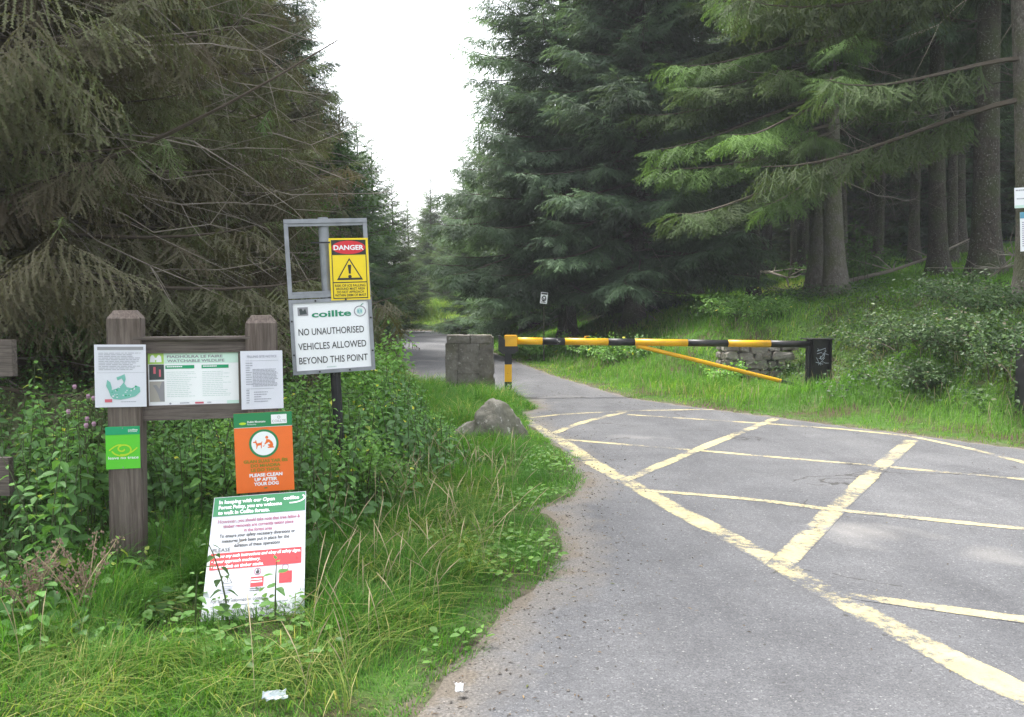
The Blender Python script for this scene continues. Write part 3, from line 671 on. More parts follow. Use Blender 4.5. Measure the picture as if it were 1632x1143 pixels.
# right wall of spruces by the road
for v, px, d, sc, rz, lb in [(0, 905, 27.5, 1.0, .5, 'big blue-green spruce leaning its branches over the road right of the sky gap'),
                             (0, 1010, 25.5, .98, 2.5, 'dark spruce with branches down to the bank right of the big blue-green roadside spruce'),
                             (1, 838, 36, .98, 1.7, 'mid-sized spruce on the road edge behind the big blue-green spruce'),
                             (1, 765, 45, .86, 4.2, 'spruce on the right of the far road, its top stepping down towards the sky gap'),
                             (2, 735, 63, .98, .2, 'soft green spruce standing across the road where it bends left'),
                             (2, 690, 67, .95, 5.0, 'low green spruce straight ahead at the end of the visible road'),
                             (2, 655, 70, .82, 3.9, 'smallest green spruce facing the bend, under the lowest point of the sky'),
                             (1, 795, 62, .9, 2.8, 'dark spruce in the second row behind the bend of the road'),
                             (0, 960, 35, 1.0, 3.6, 'tall dark spruce filling the gap behind the two big roadside spruces')]:
    x = px2x(px, d); plant_tree(V_dark[v], lb, (x, d, gz(x, d)), rz, sc)

# the green spruce with bright low limbs, and the other trunks that can be told apart on the right bank
def toward(*az, wd=.9):
    def f(a):
        return max(max(0.0, 1 - (abs((a - z + math.pi) % 6.283 - math.pi) / wd) ** 2) for z in az)
    return f
V_green = spruce(41, 18, 3.2, 5.0, .25, .40, 6, near, .45, .34, -7, 30, .17, (.28, .75), 14, (2.5, 7), azw=toward(R(186), R(214), wd=1.0), needle='needle_green', barkm='bark_pale', rbias=.05, lean=(-.03, 0), prof=.55)
x = px2x(1332, 21); plant_tree(V_green, 'mossy front trunk of the grey pair, its bright green limbs sweeping left over the bank', (x, 21, gz(x, 21)), 0)
V_green2 = spruce(42, 19, 5.2, 4.4, .26, .62, 5, near, .35, .3, -8, 30, .18, (.35, .95), 10, (3, 6), azw=lambda a: .25 + .75 * toward(R(170), R(215), wd=1.3)(a), needle='needle_green', barkm='bark_pale', rbias=-.1, prof=.6)
x = px2x(1303, 22.3); plant_tree(V_green2, 'straight grey spruce trunk, rear one of the pair beside the mossy leaning trunk', (x, 22.3, gz(x, 22.3)), 0)
V_lean = spruce(43, 17, 3.5, 5.4, .30, .5, 6, near, .6, .34, -2, 30, .18, (.28, .8), 6, (3, 8), azw=toward(R(165), R(195), wd=.6), needle='needle_green', barkm='bark_pale', rbias=-.2, lean=(-.105, 0), prof=.5)
x = px2x(1655, 14); lt = plant_tree(V_lean, 'pale grey leaning trunk at the right edge with two paper notices on it', (x, 14, gz(x, 14)), 0)
LEAN_BASE = Vector((x, 14, gz(x, 14)))
for v, px, d, sc, rz, lb in [(1, 1200, 26, .95, 1.0, 'dark trunk standing alone on the bank left of the pair of grey trunks'),
                             (0, 1493, 22, .95, 2.2, 'dark spruce trunk right of the pair of grey trunks, roots in green grass'),
                             (0, 1568, 20, 1.25, 3.0, 'thick dark reddish spruce trunk just left of the pale leaning trunk'),
                             (2, 1514, 27, 1.0, 4.0, 'slim trunk half hidden behind the dark trunk in the green grass'),
                             (2, 1342, 27, .9, 5.0, 'slender dark trunk right behind the pair of grey trunks')]:
    x = px2x(px, d); plant_tree(V_bare[v], lb, (x, d, gz(x, d)), rz, sc)
# the crowd of the wood
rr = np.random.default_rng(5); placed = []
def crowd(n, xs, ys, ok, variants, label, group, mind, smin=.8, smax=1.1):
    k = tries = 0
    while k < n and tries < 4000:
        tries += 1
        x, y = rr.uniform(*xs), rr.uniform(*ys)
        if not ok(x, y) or any((x - a) ** 2 + (y - b) ** 2 < mind ** 2 for a, b in placed): continue
        placed.append((x, y)); k += 1
        plant_tree(variants[rr.integers(len(variants))], label, (x, y, gz(x, y)), rr.uniform(0, 6.28), rr.uniform(smin, smax), group)
right_ok = lambda x, y: (x - xr(y)) * .8 > 6 and CX + FPX * x / y < 1800 and CX + FPX * x / y > 930 and not (abs(CX + FPX * x / y - 1318) < 45 and y < 32)
crowd(50, (1, 48), (25.5, 62), right_ok, V_bare, 'tall bare-stemmed spruce among the crowded trunks in the wood behind the right bank', 'crowded spruces in the wood behind the right bank', 2.5)
crowd(34, (6, 50), (34, 64), lambda x, y: right_ok(x, y) and (x - xr(y)) > 11, [V_dark[1], V_dark[2]], 'young dark spruce growing low between the trunks deep in the right-hand wood', 'young spruces deep in the right-hand wood', 2.0, .6, 1.05)
crowd(16, (-36, -9), (14, 62), lambda x, y: x < -8.5 - (y > 45) * 5 and CX + FPX * x / y > -250 and CX + FPX * x / y < 600, [V_dark[0], V_dark[1], V_olive[1]], 'dark spruce deep in the wood behind the first row left of the road', 'spruces deep in the left-hand wood', 3.4)
crowd(14, (-12, 12), (74, 95), lambda x, y: True, [V_dark[0], V_dark[2]], 'dim spruce in the rows closing the view beyond the bend', 'spruces closing the view beyond the bend', 3.0, .55, .75)

# far wood that reads as one mass
mb = MB(); ft = [spray_template(0, 900 + k, .3) for k in range(3)]
for k in range(150):
    a = rr.uniform(-50, 50); d = rr.uniform(72, 120)
    if -14 < a < 6: d += 25
    x, y = d * math.sin(R(a)), d * math.cos(R(a)); H = rr.uniform(9, 14); H = H * .62 if -16 < a < 4 else H
    n = 420; z = H * rr.beta(1, 1.4, n); az = rr.uniform(0, 6.28, n); rad = 3.2 * (1 - z / H) * rr.uniform(.3, 1, n)
    P = np.stack([x + np.cos(az) * rad, y + np.sin(az) * rad, z + gz(x, y)], 1)
    X = np.stack([np.cos(az), np.sin(az), np.full(n, -.25)], 1)
    inst(mb, ft, P, X, np.tile([0, 0, 1.0], (n, 1)) + rr.normal(0, .3, (n, 3)), rr.uniform(.9, 1.7, n), np.clip(rr.normal(.4, .2, n), 0, 1))
    mb.tube([(x, y, gz(x, y) - .2), (x, y, H * .5), (x, y, H * .95)], [.22, .14, .02], 6, mat=1)
tag(mb.build('distant_woods', [M['needle_dark'], M['bark']]), 'far-off spruce wood closing the view behind the trees', 'woods', kind='stuff')

# ------------------------------------------------------------------ broad leaves
def leaf_template(serr=True, fold=.16, droop=.22, wid=.30):
    us = [0, .12, .3, .5, .7, .87, 1]; ws = [0.02, .75, 1.0, .92, .66, .33, 0]
    V = []; F = []
    for i, (u, ww) in enumerate(zip(us, ws)):
        x = u; zm = -droop * u * u
        jag = .03 * (1 if i % 2 else -1) if serr else 0
        V += [[x, 0, zm], [x + .03 + jag, wid * ww, zm + fold * ww * .5], [x + .03 + jag, -wid * ww, zm + fold * ww * .5]]
    for i in range(len(us) - 1):
        a = 3 * i; b = a + 3
        F += [[a, b, b + 1], [a, b + 1, a + 1], [a, b + 2, b], [a, a + 2, b + 2]]
    return np.array(V), np.array(F)
def small_leaf():
    V = [[0, 0, 0], [.35, .3, .06], [.75, .24, .0], [1, 0, -.14], [.75, -.24, .0], [.35, -.3, .06], [.5, 0, -.06]]
    return np.array(V), np.array([[0, 6, 1], [1, 6, 2], [2, 6, 3], [3, 6, 4], [4, 6, 5], [5, 6, 0]])
LEAF = [leaf_template(True, f, d, w_) for f, d, w_ in ((.16, .22, .30), (.22, .35, .27), (.10, .12, .33))]
SLEAF = [small_leaf()]

def nettle_arrays(rr, h, base, size=.085):
    """stem path and leaf frames of one nettle"""
    a = rr.uniform(0, 6.28); ln = rr.uniform(0, .22)
    path = lambda u: base + np.array([math.cos(a) * ln * h * u * u, math.sin(a) * ln * h * u * u, h * u * (1 - .08 * u)])
    n = max(5, int(h / .062)); P, X, S, r = [], [], [], []
    rb = rr.uniform(.05, .85)
    for k in range(n):
        u = .12 + .88 * k / (n - 1); az0 = a + (k % 2) * math.pi / 2 + rr.normal(0, .25)
        sz = size * (1.15 - .75 * max(0, (u - .55) / .45)) * rr.uniform(.75, 1.2) * (.7 + .3 * min(1, u * 2.5))
        for s in (0, math.pi):
            az = az0 + s; el = rr.uniform(-.6, .15) + (.7 if u > .93 else 0)
            P.append(path(u) + np.array([math.cos(az), math.sin(az), 0]) * .012); X.append([math.cos(az) * math.cos(el), math.sin(az) * math.cos(el), math.sin(el)]); S.append(sz); r.append(rb + rr.normal(0, .1) + .15 * (u > .9))
    return [path(u) for u in np.linspace(0, 1, 5)], np.array(P), np.array(X), np.array(S), np.array(r)
def nettle_into(mbl, mbs, rr, h, base, size=.085, smat=0):
    st, P, X, S, r = nettle_arrays(rr, h, base, size)
    mbs.tube(st, [.005, .0045, .004, .003, .0015], 4, mat=smat, cap=False)
    return P, X, S, r

# --- nettle bed on the left: a mass nobody could count
def bed_h(x, y):
    """height the bed reaches, 0 where nothing grows"""
    front = np.interp(x, [-9, -2.4, -2.08, -1.5, -1.1, -.75, -.45, -.1], [3.8, 3.8, 4.15, 4.75, 5.3, 6.3, 7.6, 10])
    hh = np.where(y < front, 0, np.where(x < -2.42, 1.06, np.where(x < -1.15, np.where(y < 5.2, .40, .86), np.where(y < 6.98, .60, 1.12))))
    hh = np.where((x > -2.42) & (x < -1.2) & (y < 5.25), np.where((x < -2.1) & (y < 4.5), .55, np.where(x < -2.0, .38, .26)), hh)
    hh = np.where((CX + FPX * x / y < 32) & (y < 5.0), np.minimum(hh, .5), hh)
    hh = np.where((x > -1.78) & (x < -1.0) & (y < 4.5), 0, hh)
    lim = CAMZ - (np.interp(CX + FPX * x / y, [0, 590, 640, 690, 730, 790], [480, 505, 565, 648, 680, 730]) - 485) / FPX * y
    return np.clip(np.minimum(hh * smooth(-.05, .9, y - front).clip(.62, 1), lim - .06), 0, 2)
rr = np.random.default_rng(77)
lm, sm = MB(), MB(); acc = []
cand = []
for _ in range(30000):
    x, y = rr.uniform(-6.2, -.3), rr.uniform(3.8, 10.5)
    px = CX + FPX * x / y
    if px < -60: continue
    h = float(bed_h(x, y))
    if h <= 0 or xl(y) - x < .55: continue
    if abs(x + 1.83) < .62 and 4.3 < y < 4.82 and x > -2.0: continue
    if x > -.75 and y > 8.9: continue
    if any((x - a) ** 2 + (y - b) ** 2 < (.115 if y < 6 else .16) ** 2 for a, b, _ in cand): continue
    cand.append((x, y, h))
    if len(cand) >= 820: break
for x, y, h in cand:
    h *= rr.uniform(.78, 1.12)
    acc.append(nettle_into(lm, sm, rr, h, np.array([x, y, gz(x, y) - .01]), rr.uniform(.05, .094)))
P, X, S, r = map(np.concatenate, zip(*acc))
lm2 = MB(); inst(lm2, LEAF, P, X, np.tile([0, 0, 1.0], (len(P), 1)) + rr.normal(0, .3, (len(P), 3)), S, np.clip(r, 0, 1), jit=.03)
for V_, F_ in ((sm.V, sm.F),):
    off = lm2.n
    for a, b in V_: lm2.V.append((a, b))
    for f_, m_ in F_: lm2.F.append((f_ + off, 1))
    lm2.n += sm.n
tag(lm2.build('undergrowth', [M['nettle'], M['stem']]), 'dense bed of dark green nettles behind and around the notice board', 'nettles', kind='stuff')

def nettle_thing(label, x, y, h, size=.085, seed=0, group=None):
    rr = np.random.default_rng(seed); o = thing('nettle_plant', label, 'plant', (x, y, gz(x, y) - .01), group=group)
    l_, s_ = MB(), MB(); P, X, S, r = nettle_into(l_, s_, rr, h, np.zeros(3), size)
    inst(l_, LEAF, P, X, np.tile([0, 0, 1.0], (len(P), 1)) + rr.normal(0, .25, (len(P), 3)), S, np.clip(r + .1, 0, 1), jit=.03)
    l_.build('leaves', M['nettle'], o); s_.build('stem', M['stem'], o); return o
nettle_thing('dark nettle standing in front of the left half of the low white sign', -1.385, 4.13, .50, .07, 1)
nettle_thing('paler leafy weed hiding the lower right corner of the low white sign', -1.15, 4.12, .36, .065, 9)
nettle_thing('short nettle at the lower left corner of the low white sign', -1.53, 4.1, .30, .07, 10)
nettle_thing('big nettle standing between the wooden board ends and the left notice board post', -2.42, 4.45, .98, .10, 11)
nettle_thing('nettle hugging the left side of the left notice board post', -2.42, 4.66, .84, .09, 12)
nettle_thing('tallest nettle at the left, its tip in front of the dark branches', -3.3, 5.9, 1.32, .10, 2)
nettle_thing('broad-leaved nettle left of the foot of the left notice board post', -2.36, 4.42, .62, .10, 3)
nettle_thing('nettle covering the foot of the left notice board post', -2.12, 4.55, .34, .085, 4)
nettle_thing('nettle beside the right edge of the low white sign', -1.12, 4.95, .62, .075, 6)

def shrub(name, label, cat, x, y, h, rad, n, leafm, size, seed, nst=14, flowers=None, z=None):
    rr = np.random.default_rng(seed); o = thing(name, label, cat, (x, y, (gz(x, y) if z is None else z) - .02))
    l_, s_ = MB(), MB(); P, X, S, r = [], [], [], []
    for k in range(nst):
        a = rr.uniform(0, 6.28); reach = rad * math.sqrt(rr.uniform(.05, 1)); hh = h * rr.uniform(.55, 1.08) * (1 - .3 * (reach / rad) ** 2)
        b0 = rr.normal(0, rad * .25, 2)
        arch = rr.uniform(.0, .35)
        pts = np.array([[b0[0] + math.cos(a) * reach * u ** 1.3, b0[1] + math.sin(a) * reach * u ** 1.3, hh * (u + arch * u * (1 - u) * 2)] for u in np.linspace(0, 1, 7)])
        s_.tube(pts, np.linspace(.007, .002, 7), 4, cap=False)
        m = n // nst; rb = rr.normal(.45, .15)
        for _ in range(m):
            u = rr.uniform(.15, 1) ** .8 * 6; i = min(5, int(u)); p = pts[i] + (pts[i + 1] - pts[i]) * (u - i)
            d = rr.normal(0, 1, 3); d[2] = d[2] * .5 + .1; d /= np.linalg.norm(d)
            P.append(p + d * abs(rr.normal(0, .075 * (1 + rad * .4)))); d[2] -= .25; X.append(d); S.append(size * rr.uniform(.6, 1.25)); r.append(1.0 if rr.random() < .012 else min(.93, rb + rr.normal(0, .15)))
    P, X, S, r = map(np.array, (P, X, S, r)); P[:, 2] = np.maximum(P[:, 2], .01)
    inst(l_, SLEAF, P, X, np.tile([0, -.25, 1.0], (len(P), 1)) + rr.normal(0, .45, (len(P), 3)), S, np.clip(r, 0, 1), jit=.0)
    l_.build('leaves', M[leafm], o); s_.build('stems', M['woodstem'], o)
    if flowers:
        f_ = MB(); sel = rr.choice(len(P), flowers, replace=False)
        top = P[sel] + np.array([0, -.03, .04])
        inst(f_, SLEAF, np.repeat(top, 5, 0), np.stack([np.cos(np.tile(np.arange(5) * 1.257, flowers)), np.sin(np.tile(np.arange(5) * 1.257, flowers)), np.full(5 * flowers, .35)], 1), np.tile([0, -.3, 1.0], (5 * flowers, 1)), np.full(5 * flowers, .03), np.full(5 * flowers, .5))
        f_.build('blossom', M['flower_white'], o)
    return o
shrub('wild_bush', 'leafy green bush wrapped round the foot of the leaning sign pole', 'bush', -1.75, 7.6, 1.2, .55, 2300, 'bush', .05, 51)
shrub('wild_bush', 'bright green bush right of the sign pole, topmost leaves at the edge of the road', 'bush', -1.55, 10.0, 1.5, .4, 2600, 'bush', .05, 52)
shrub('wild_bush', 'tall bush whose top shows right beside the white no-vehicles sign', 'bush', -2.3, 10.6, 1.42, .55, 2200, 'bush', .052, 53)
shrub('wild_bush', 'low bush with a few yellow leaves left of the boulder', 'bush', -1.2, 8.3, 1.06, .42, 2300, 'bush', .046, 54)
shrub('wild_bush', 'rounded leafy bush just left of the pointed end of the boulder', 'bush', -.95, 9.6, .40, .34, 1000, 'bush', .045, 55)
shrub('wild_bush', 'bush hidden behind the right notice board post, below the white no-vehicles sign', 'bush', -2.55, 8.2, 1.2, .7, 2400, 'bush', .05, 56)
shrub('wild_bush', 'green bush glimpsed under the wooden frame of the wildlife board', 'bush', -2.6, 6.7, .85, .6, 1800, 'bush', .05, 57)
shrub('wild_bush', 'fine-leaved tangled bush between the notice board posts, just under the wildlife board', 'bush', -1.95, 5.75, .82, .4, 1900, 'bush', .034, 81)
shrub('wild_bush', 'fine-leaved tangled bush filling the corner left of the left notice board post', 'bush', -2.75, 5.5, 1.0, .4, 2000, 'bush', .034, 82)
shrub('wild_bush', 'tangled bush right of the orange sign, in front of the sign pole', 'bush', -1.15, 6.35, .68, .38, 1900, 'bush', .034, 83)
# bank brambles
shrub('bramble_bush', 'pale-flowered bramble heap on the bank right of the black gate post', 'bramble', 6.55, 12.6, .66, 1.4, 5200, 'bramble', .055, 61, 34, 30)
shrub('bramble_bush', 'bramble heap with withered pale tips at the right edge of the picture', 'bramble', 6.9, 11.2, .8, 1.2, 4200, 'bramble', .058, 62, 24, 40)
shrub('bramble_bush', 'low dark bramble spilling towards the verge right of the gate post', 'bramble', 5.85, 12.1, .42, .75, 2000, 'bramble', .05, 63, 20, 14)
shrub('bramble_bush', 'bramble high on the bank below the dark trunk in the grass', 'bramble', 8.3, 15.2, .6, 1.2, 3000, 'bramble', .065, 64, 22, 30)
shrub('bramble_bush', 'bramble just behind the black gate post', 'bramble', 6.9, 15.4, .6, .9, 2200, 'bramble', .06, 65, 16, 12)
shrub('bramble_bush', 'bramble patch halfway up the bank between gate post and leaning trunk', 'bramble', 7.6, 13.7, .55, 1.3, 3800, 'bramble', .055, 71, 28, 16)
shrub('wild_bush', 'small weedy bush half covering the lower left of the stone pier', 'bush', 4.25, 16.85, .38, .4, 900, 'bush', .06, 72, 12)
shrub('bramble_bush', 'dark leafy bramble on the bank above the stone pier', 'bramble', 5.4, 19.6, .5, 1.1, 2200, 'bush', .07, 66, 16)
shrub('bramble_bush', 'weedy bramble on the bank under the dark roadside spruces', 'bramble', 2.6, 20.5, .6, 1.3, 2600, 'bush', .075, 67, 18, 14)
shrub('bramble_bush', 'leafy thicket on the bank below the little paper notice', 'bramble', .9, 25.0, .7, 1.4, 2600, 'bush', .085, 68, 18)
shrub('wild_bush', 'bushy undergrowth among the tree roots deep behind the right bank', 'bush', 10.2, 26.5, 1.0, 1.9, 2600, 'birch_leaf', .10, 69, 20)
shrub('wild_bush', 'pale leafy sapling between the dark trunks at the top of the bank', 'bush', 9.7, 24.2, 1.9, 1.0, 900, 'birch_leaf', .10, 70, 14)
# rough herb layer on the bank
mb = MB(); rr = np.random.default_rng(8)
P = scatter(60000, 2, 15, 9, 24, lambda x, y: (sright(x, y) > 1.1) & (sright(x, y) < 6.5) & (wav(x, y, .9, 51) > .1 + .05 * (y - 11)))[:9000]
P[:, 2] += rr.uniform(.03, .38, len(P)); az = rr.uniform(0, 6.28, len(P))
inst(mb, SLEAF, P, np.stack([np.cos(az), np.sin(az), rr.uniform(-.6, .3, len(P))], 1), np.tile([0, -.3, 1.0], (len(P), 1)) + rr.normal(0, .4, (len(P), 3)), rr.uniform(.03, .085, len(P)), np.clip(rr.normal(.5, .2, len(P)), 0, .95), jit=0)
tag(mb.build('weeds', M['bramble']), 'low leafy weeds through the grass of the right bank', 'weeds', kind='stuff')

mb = MB()
P = scatter(9000, -3.4, .6, 3.2, 9, lambda x, y: (sleft(x, y) > .05) & (sleft(x, y) < 2.2) & (wav(x, y, 3.1, 71) > .1))[:2600]
P[:, 2] += rng.uniform(.02, .12, len(P)); az = rng.uniform(0, 6.28, len(P))
inst(mb, SLEAF, P, np.stack([np.cos(az), np.sin(az), rng.uniform(-.2, .5, len(P))], 1), np.tile([0, -.2, 1.0], (len(P), 1)) + rng.normal(0, .3, (len(P), 3)), rng.uniform(.02, .06, len(P)), np.clip(rng.normal(.45, .2, len(P)), 0, .95), jit=0)
tag(mb.build('verge_weeds', M['bush']), 'small broad-leaved weeds mixed into the grass of the left verge', 'weeds', kind='stuff')
# young birch behind the signs
def broadleaf(seed, H, rad, n, size):
    rr = np.random.default_rng(seed); tr = MB(); cr = MB()
    tr.tube([(0, 0, -.2), (.1, 0, H * .3), (-.05, .1, H * .6), (.05, 0, H * .95)], [.11, .085, .05, .01], 8)
    P, X, r = [], [], []
    for k in range(46):
        z = H * rr.uniform(.12, .97); a = rr.uniform(0, 6.28); L = rad * (1.05 - (z / H - .35) ** 2 * 1.6) * rr.uniform(.6, 1)
        pts = np.array([[math.cos(a) * L * u, math.sin(a) * L * u, z + L * (.55 * u - .3 * u * u)] for u in np.linspace(0, 1, 6)])
        cr.tube(pts, np.linspace(.02, .004, 6), 4, mat=1, cap=False)
        c = pts[rr.integers(1, 6, n // 46)] + rr.normal(0, .2, (n // 46, 3)); P.append(c); X.append(rr.normal(0, 1, c.shape)); r.append(np.clip(rr.normal(.5, .15) + rr.normal(0, .12, len(c)), 0, 1))
    P, X, r = map(np.concatenate, (P, X, r))
    inst(cr, SLEAF, P, X, np.tile([0, -.3, 1.0], (len(P), 1)) + rr.normal(0, .5, (len(P), 3)), size * rr.uniform(.7, 1.3, len(P)), r, jit=0)
    return {'trunk': tr.mesh('trunk', [M['bark_pale']], True), 'crown': cr.mesh('crown', [M['birch_leaf'], M['woodstem']])}
bt = broadleaf(3, 6.6, 1.9, 5200, .10)
x = px2x(545, 27); plant_tree(bt, 'light green young birch showing through and right of the empty metal frame', (x, 27, 0), 0, 1, name='birch_tree')
x = px2x(610, 47); plant_tree(bt, 'pale leafy birch near the bend, left of the far road', (x, 47, 0), 2, .8, name='birch_tree')
x = px2x(470, 17.5); plant_tree(bt, 'leafy sapling under the spruce limbs behind the white no-vehicles sign', (x, 17.5, 0), 4, .62, name='birch_tree')

# ------------------------------------------------------------------ writing
def text_geo(body, shear=0.0, bold=0.0, space=1.0):
    cu = bpy.data.curves.new('writing', 'FONT'); cu.body = body; cu.size = 1; cu.offset = bold; cu.shear = shear; cu.space_character = space
    cu.resolution_u = 3; cu.fill_mode = 'FRONT' if False else cu.fill_mode
    o = bpy.data.objects.new('writing', cu); COL.objects.link(o)
    me = o.to_mesh(); me.calc_loop_triangles()
    V = np.array([v.co[:] for v in me.vertices]).reshape(-1, 3); F = np.array([t_.vertices[:] for t_ in me.loop_triangles]).reshape(-1, 3)
    o.to_mesh_clear(); bpy.data.objects.remove(o); bpy.data.curves.remove(cu)
    return V, F

class Panel:
    """flat sign in its own plane: u 0..1 to the right, v 0..1 downwards; local x right, z up, front towards -y"""
    def __init__(s, W, H): s.W, s.H, s.lay, s.n = W, H, {}, 0
    def mb(s, part): return s.lay.setdefault(part, MB())
    def pt(s, u, v, lift): return ((u - .5) * s.W, -lift, (.5 - v) * s.H)
    def rect(s, part, u0, v0, u1, v1, lift=.0015, mat=0):
        s.mb(part).add([s.pt(u0, v0, lift), s.pt(u0, v1, lift), s.pt(u1, v1, lift), s.pt(u1, v0, lift)], [[0, 1, 2, 3]], mat)
    def poly(s, part, uv, lift=.002, mat=0):
        V = [s.pt(u, v, lift) for u, v in uv]; s.mb(part).add(V, [list(range(len(V)))], mat)
    def ell(s, part, u, v, ru, rv, lift=.002, mat=0, n=36, inner=0.0):
        o = [s.pt(u + ru * math.cos(a), v + rv * math.sin(a), lift) for a in np.linspace(0, 6.2832, n, endpoint=False)]
        if inner:
            i_ = [s.pt(u + ru * inner * math.cos(a), v + rv * inner * math.sin(a), lift) for a in np.linspace(0, 6.2832, n, endpoint=False)]
            k = np.arange(n); s.mb(part).add(o + i_, np.stack([k, (k + 1) % n, (k + 1) % n + n, k + n], 1), mat)
        else: s.mb(part).add(o, [list(range(n))], mat)
    def text(s, part, body, u0, u1, v0, v1, mat=0, lift=.0025, bold=0.0, shear=0.0, ref=None):
        """body stretched to fill u0..u1, v0 (cap line) .. v1 (baseline)"""
        V, F = text_geo(body, shear, bold)
        if not len(F): return
        cap = .70
        w0, w1 = V[:, 0].min(), V[:, 0].max()
        U = u0 + (V[:, 0] - w0) / (w1 - w0) * (u1 - u0); Vv = v1 - V[:, 1] / cap * (v1 - v0)
        P = np.stack([(U - .5) * s.W, np.full(len(U), -lift), (.5 - Vv) * s.H], 1)
        s.mb(part).add(P, F, mat)
    def stroke(s, part, uv, wd, lift=.0025, mat=0):
        P = np.array([s.pt(u, v, lift) for u, v in uv]); T = np.gradient(P, axis=0); T /= np.linalg.norm(T, axis=1)[:, None] + 1e-9
        N = np.stack([-T[:, 2], 0 * T[:, 0], T[:, 0]], 1) * wd / 2
        V = np.empty((2 * len(P), 3)); V[0::2] = P + N; V[1::2] = P - N; i = np.arange(len(P) - 1) * 2
        s.mb(part).add(V, np.stack([i, i + 1, i + 3, i + 2], 1), mat)
    def lines(s, part, u0, u1, v0, v1, n, mat=0, fill=.45, jag=.25, lift=.002, seed=0):
        """rows of tiny unreadable print"""
        rr = random.Random(seed); st = (v1 - v0) / n
        for k in range(n):
            u = u0; end = u1 - (u1 - u0) * jag * rr.random()
            while u < end - .01:
                e = min(end, u + (u1 - u0) * rr.uniform(.05, .16)); s.rect(part, u, v0 + k * st, e, v0 + k * st + st * fill, lift, mat); u = e + (u1 - u0) * .018
    def backing(s, part, th, mat=0, r=0.0):
        m = s.mb(part); m.box((0, th / 2, 0), (s.W, th, s.H), mat=mat)
    def build(s, root, mats):
        for part, m in s.lay.items():
            o = m.build(part, mats[part] if isinstance(mats[part], (list, tuple)) else [mats[part]], root)

def rotm(yaw=0, roll=0, tilt=0):
    """yaw>0 turns the right side away; roll>0 lifts the right side; tilt>0 leans the top back"""
    return (Matrix.Rotation(yaw, 3, 'Z') @ Matrix.Rotation(-roll, 3, 'Y') @ Matrix.Rotation(-tilt, 3, 'X')).to_euler()

# ------------------------------------------------------------------ notice board
YAW = math.atan2(.20, .72)
pl = Vector((-2.186, 4.85, 0)); pr = Vector((-1.467, 5.05, 0))
def post(mb, c, w, h, lean=0.0):
    ht = h - .045; hw = w / 2; sh = math.tan(lean)
    bm = bmesh.new(); rings = []
    for z, k in ((-.4, 1), (ht, 1), (h, .62)):
        rings.append([bm.verts.new((sx * hw * k + sh * max(z, 0), sy * hw * k, z)) for sx, sy in ((-1, -1), (1, -1), (1, 1), (-1, 1))])
    for a, b in zip(rings, rings[1:]):
        for i in range(4): bm.faces.new([a[i], a[(i + 1) % 4], b[(i + 1) % 4], b[i]])
    bm.faces.new(rings[-1])
    bmesh.ops.bevel(bm, geom=[e for e in bm.edges if abs(e.verts[0].co.z - e.verts[1].co.z) > .3], offset=.008, segments=2, affect='EDGES')
    Mx = Matrix.Translation(c) @ Matrix.Rotation(YAW, 4, 'Z')
    mb.frompy(bm, M=Mx); bm.free()
mid_ = (pl + pr) / 2
board = thing('notice_board', 'weathered wooden notice board on two thick posts with a wildlife panel', 'notice board', mid_)
for c, h, ln in ((pl, 1.565, .016), (pr, 1.535, .004)):
    m = MB(); post(m, c - mid_, .178, h, ln); m.build('post', M['wood'], board)
BW = .60; zt, zb = 1.40, .945
fr = thing('notice_frame', None, None); fr.parent = board; fr.rotation_euler = (0, 0, YAW); fr.location = (.012, -.02, 0)
for part, c, sz in (('rail', (0, 0, zt - .038), (BW, .07, .076)), ('rail', (0, 0, zb + .042), (BW, .07, .084))):
    m = MB(); m.box(c, sz); m.build(part, M['wood_h'], fr)
m = MB(); m.box((0, -.012, zt + .008), (BW + .02, .11, .016)); m.build('ledge', M['wood_h'], fr)
for s in (-1, 1):
    m = MB(); m.box((s * (BW / 2 - .029), -.003, (zt + zb) / 2), (.058, .07, zt - zb - .164)); m.build('stile', M['wood'], fr)
p = Panel(BW - .112, zt - zb - .158)
p.backing('sheet', .008)
p.rect('lettering', .0, .0, .175, .205, .0015, 1)               # lime square with binoculars
for du in (-.035, .035):
    p.poly('lettering', [(.0875 + du - .03, .17), (.0875 + du - .022, .07), (.0875 + du - .008, .035), (.0875 + du + .01, .035), (.0875 + du + .024, .07), (.0875 + du + .03, .17)], .0022, 0)
p.rect('lettering', .07, .085, .105, .13, .0024, 0)
p.rect('lettering', .015, .215, .175, .505, .0015, 2); p.rect('lettering', .06, .26, .085, .39, .0022, 3); p.rect('lettering', .12, .31, .14, .45, .0022, 3)
p.rect('lettering', .015, .535, .175, .925, .0015, 4)
p.poly('lettering', [(.05, .61), (.09, .60), (.12, .68), (.15, .54), (.172, .54), (.172, .92), (.13, .92), (.10, .76), (.07, .66)], .0022, 5)
p.rect('lettering', .18, .0, 1, .20, .0012, 6); p.rect('lettering', .0, .93, 1, .932, .002, 7); p.rect('lettering', .86, .93, 1, 1, .002, 6)
p.text('lettering', 'FIADH\u00daLRA LE FAIRE', .21, .82, .045, .095, 8, bold=.025); p.text('lettering', 'WATCHABLE WILDLIFE', .21, .84, .125, .175, 8, bold=.025)
p.rect('lettering', .19, .235, .505, .30, .002, 9); p.rect('lettering', .585, .235, .885, .30, .002, 9)
p.lines('lettering', .205, .38, .25, .285, 1, 0, .6, 0, .003); p.lines('lettering', .60, .76, .25, .285, 1, 0, .6, 0, .003)
p.lines('lettering', .20, .53, .36, .86, 14, 10, .28, .35, seed=1); p.lines('lettering', .59, .93, .36, .86, 14, 10, .28, .35, seed=2)
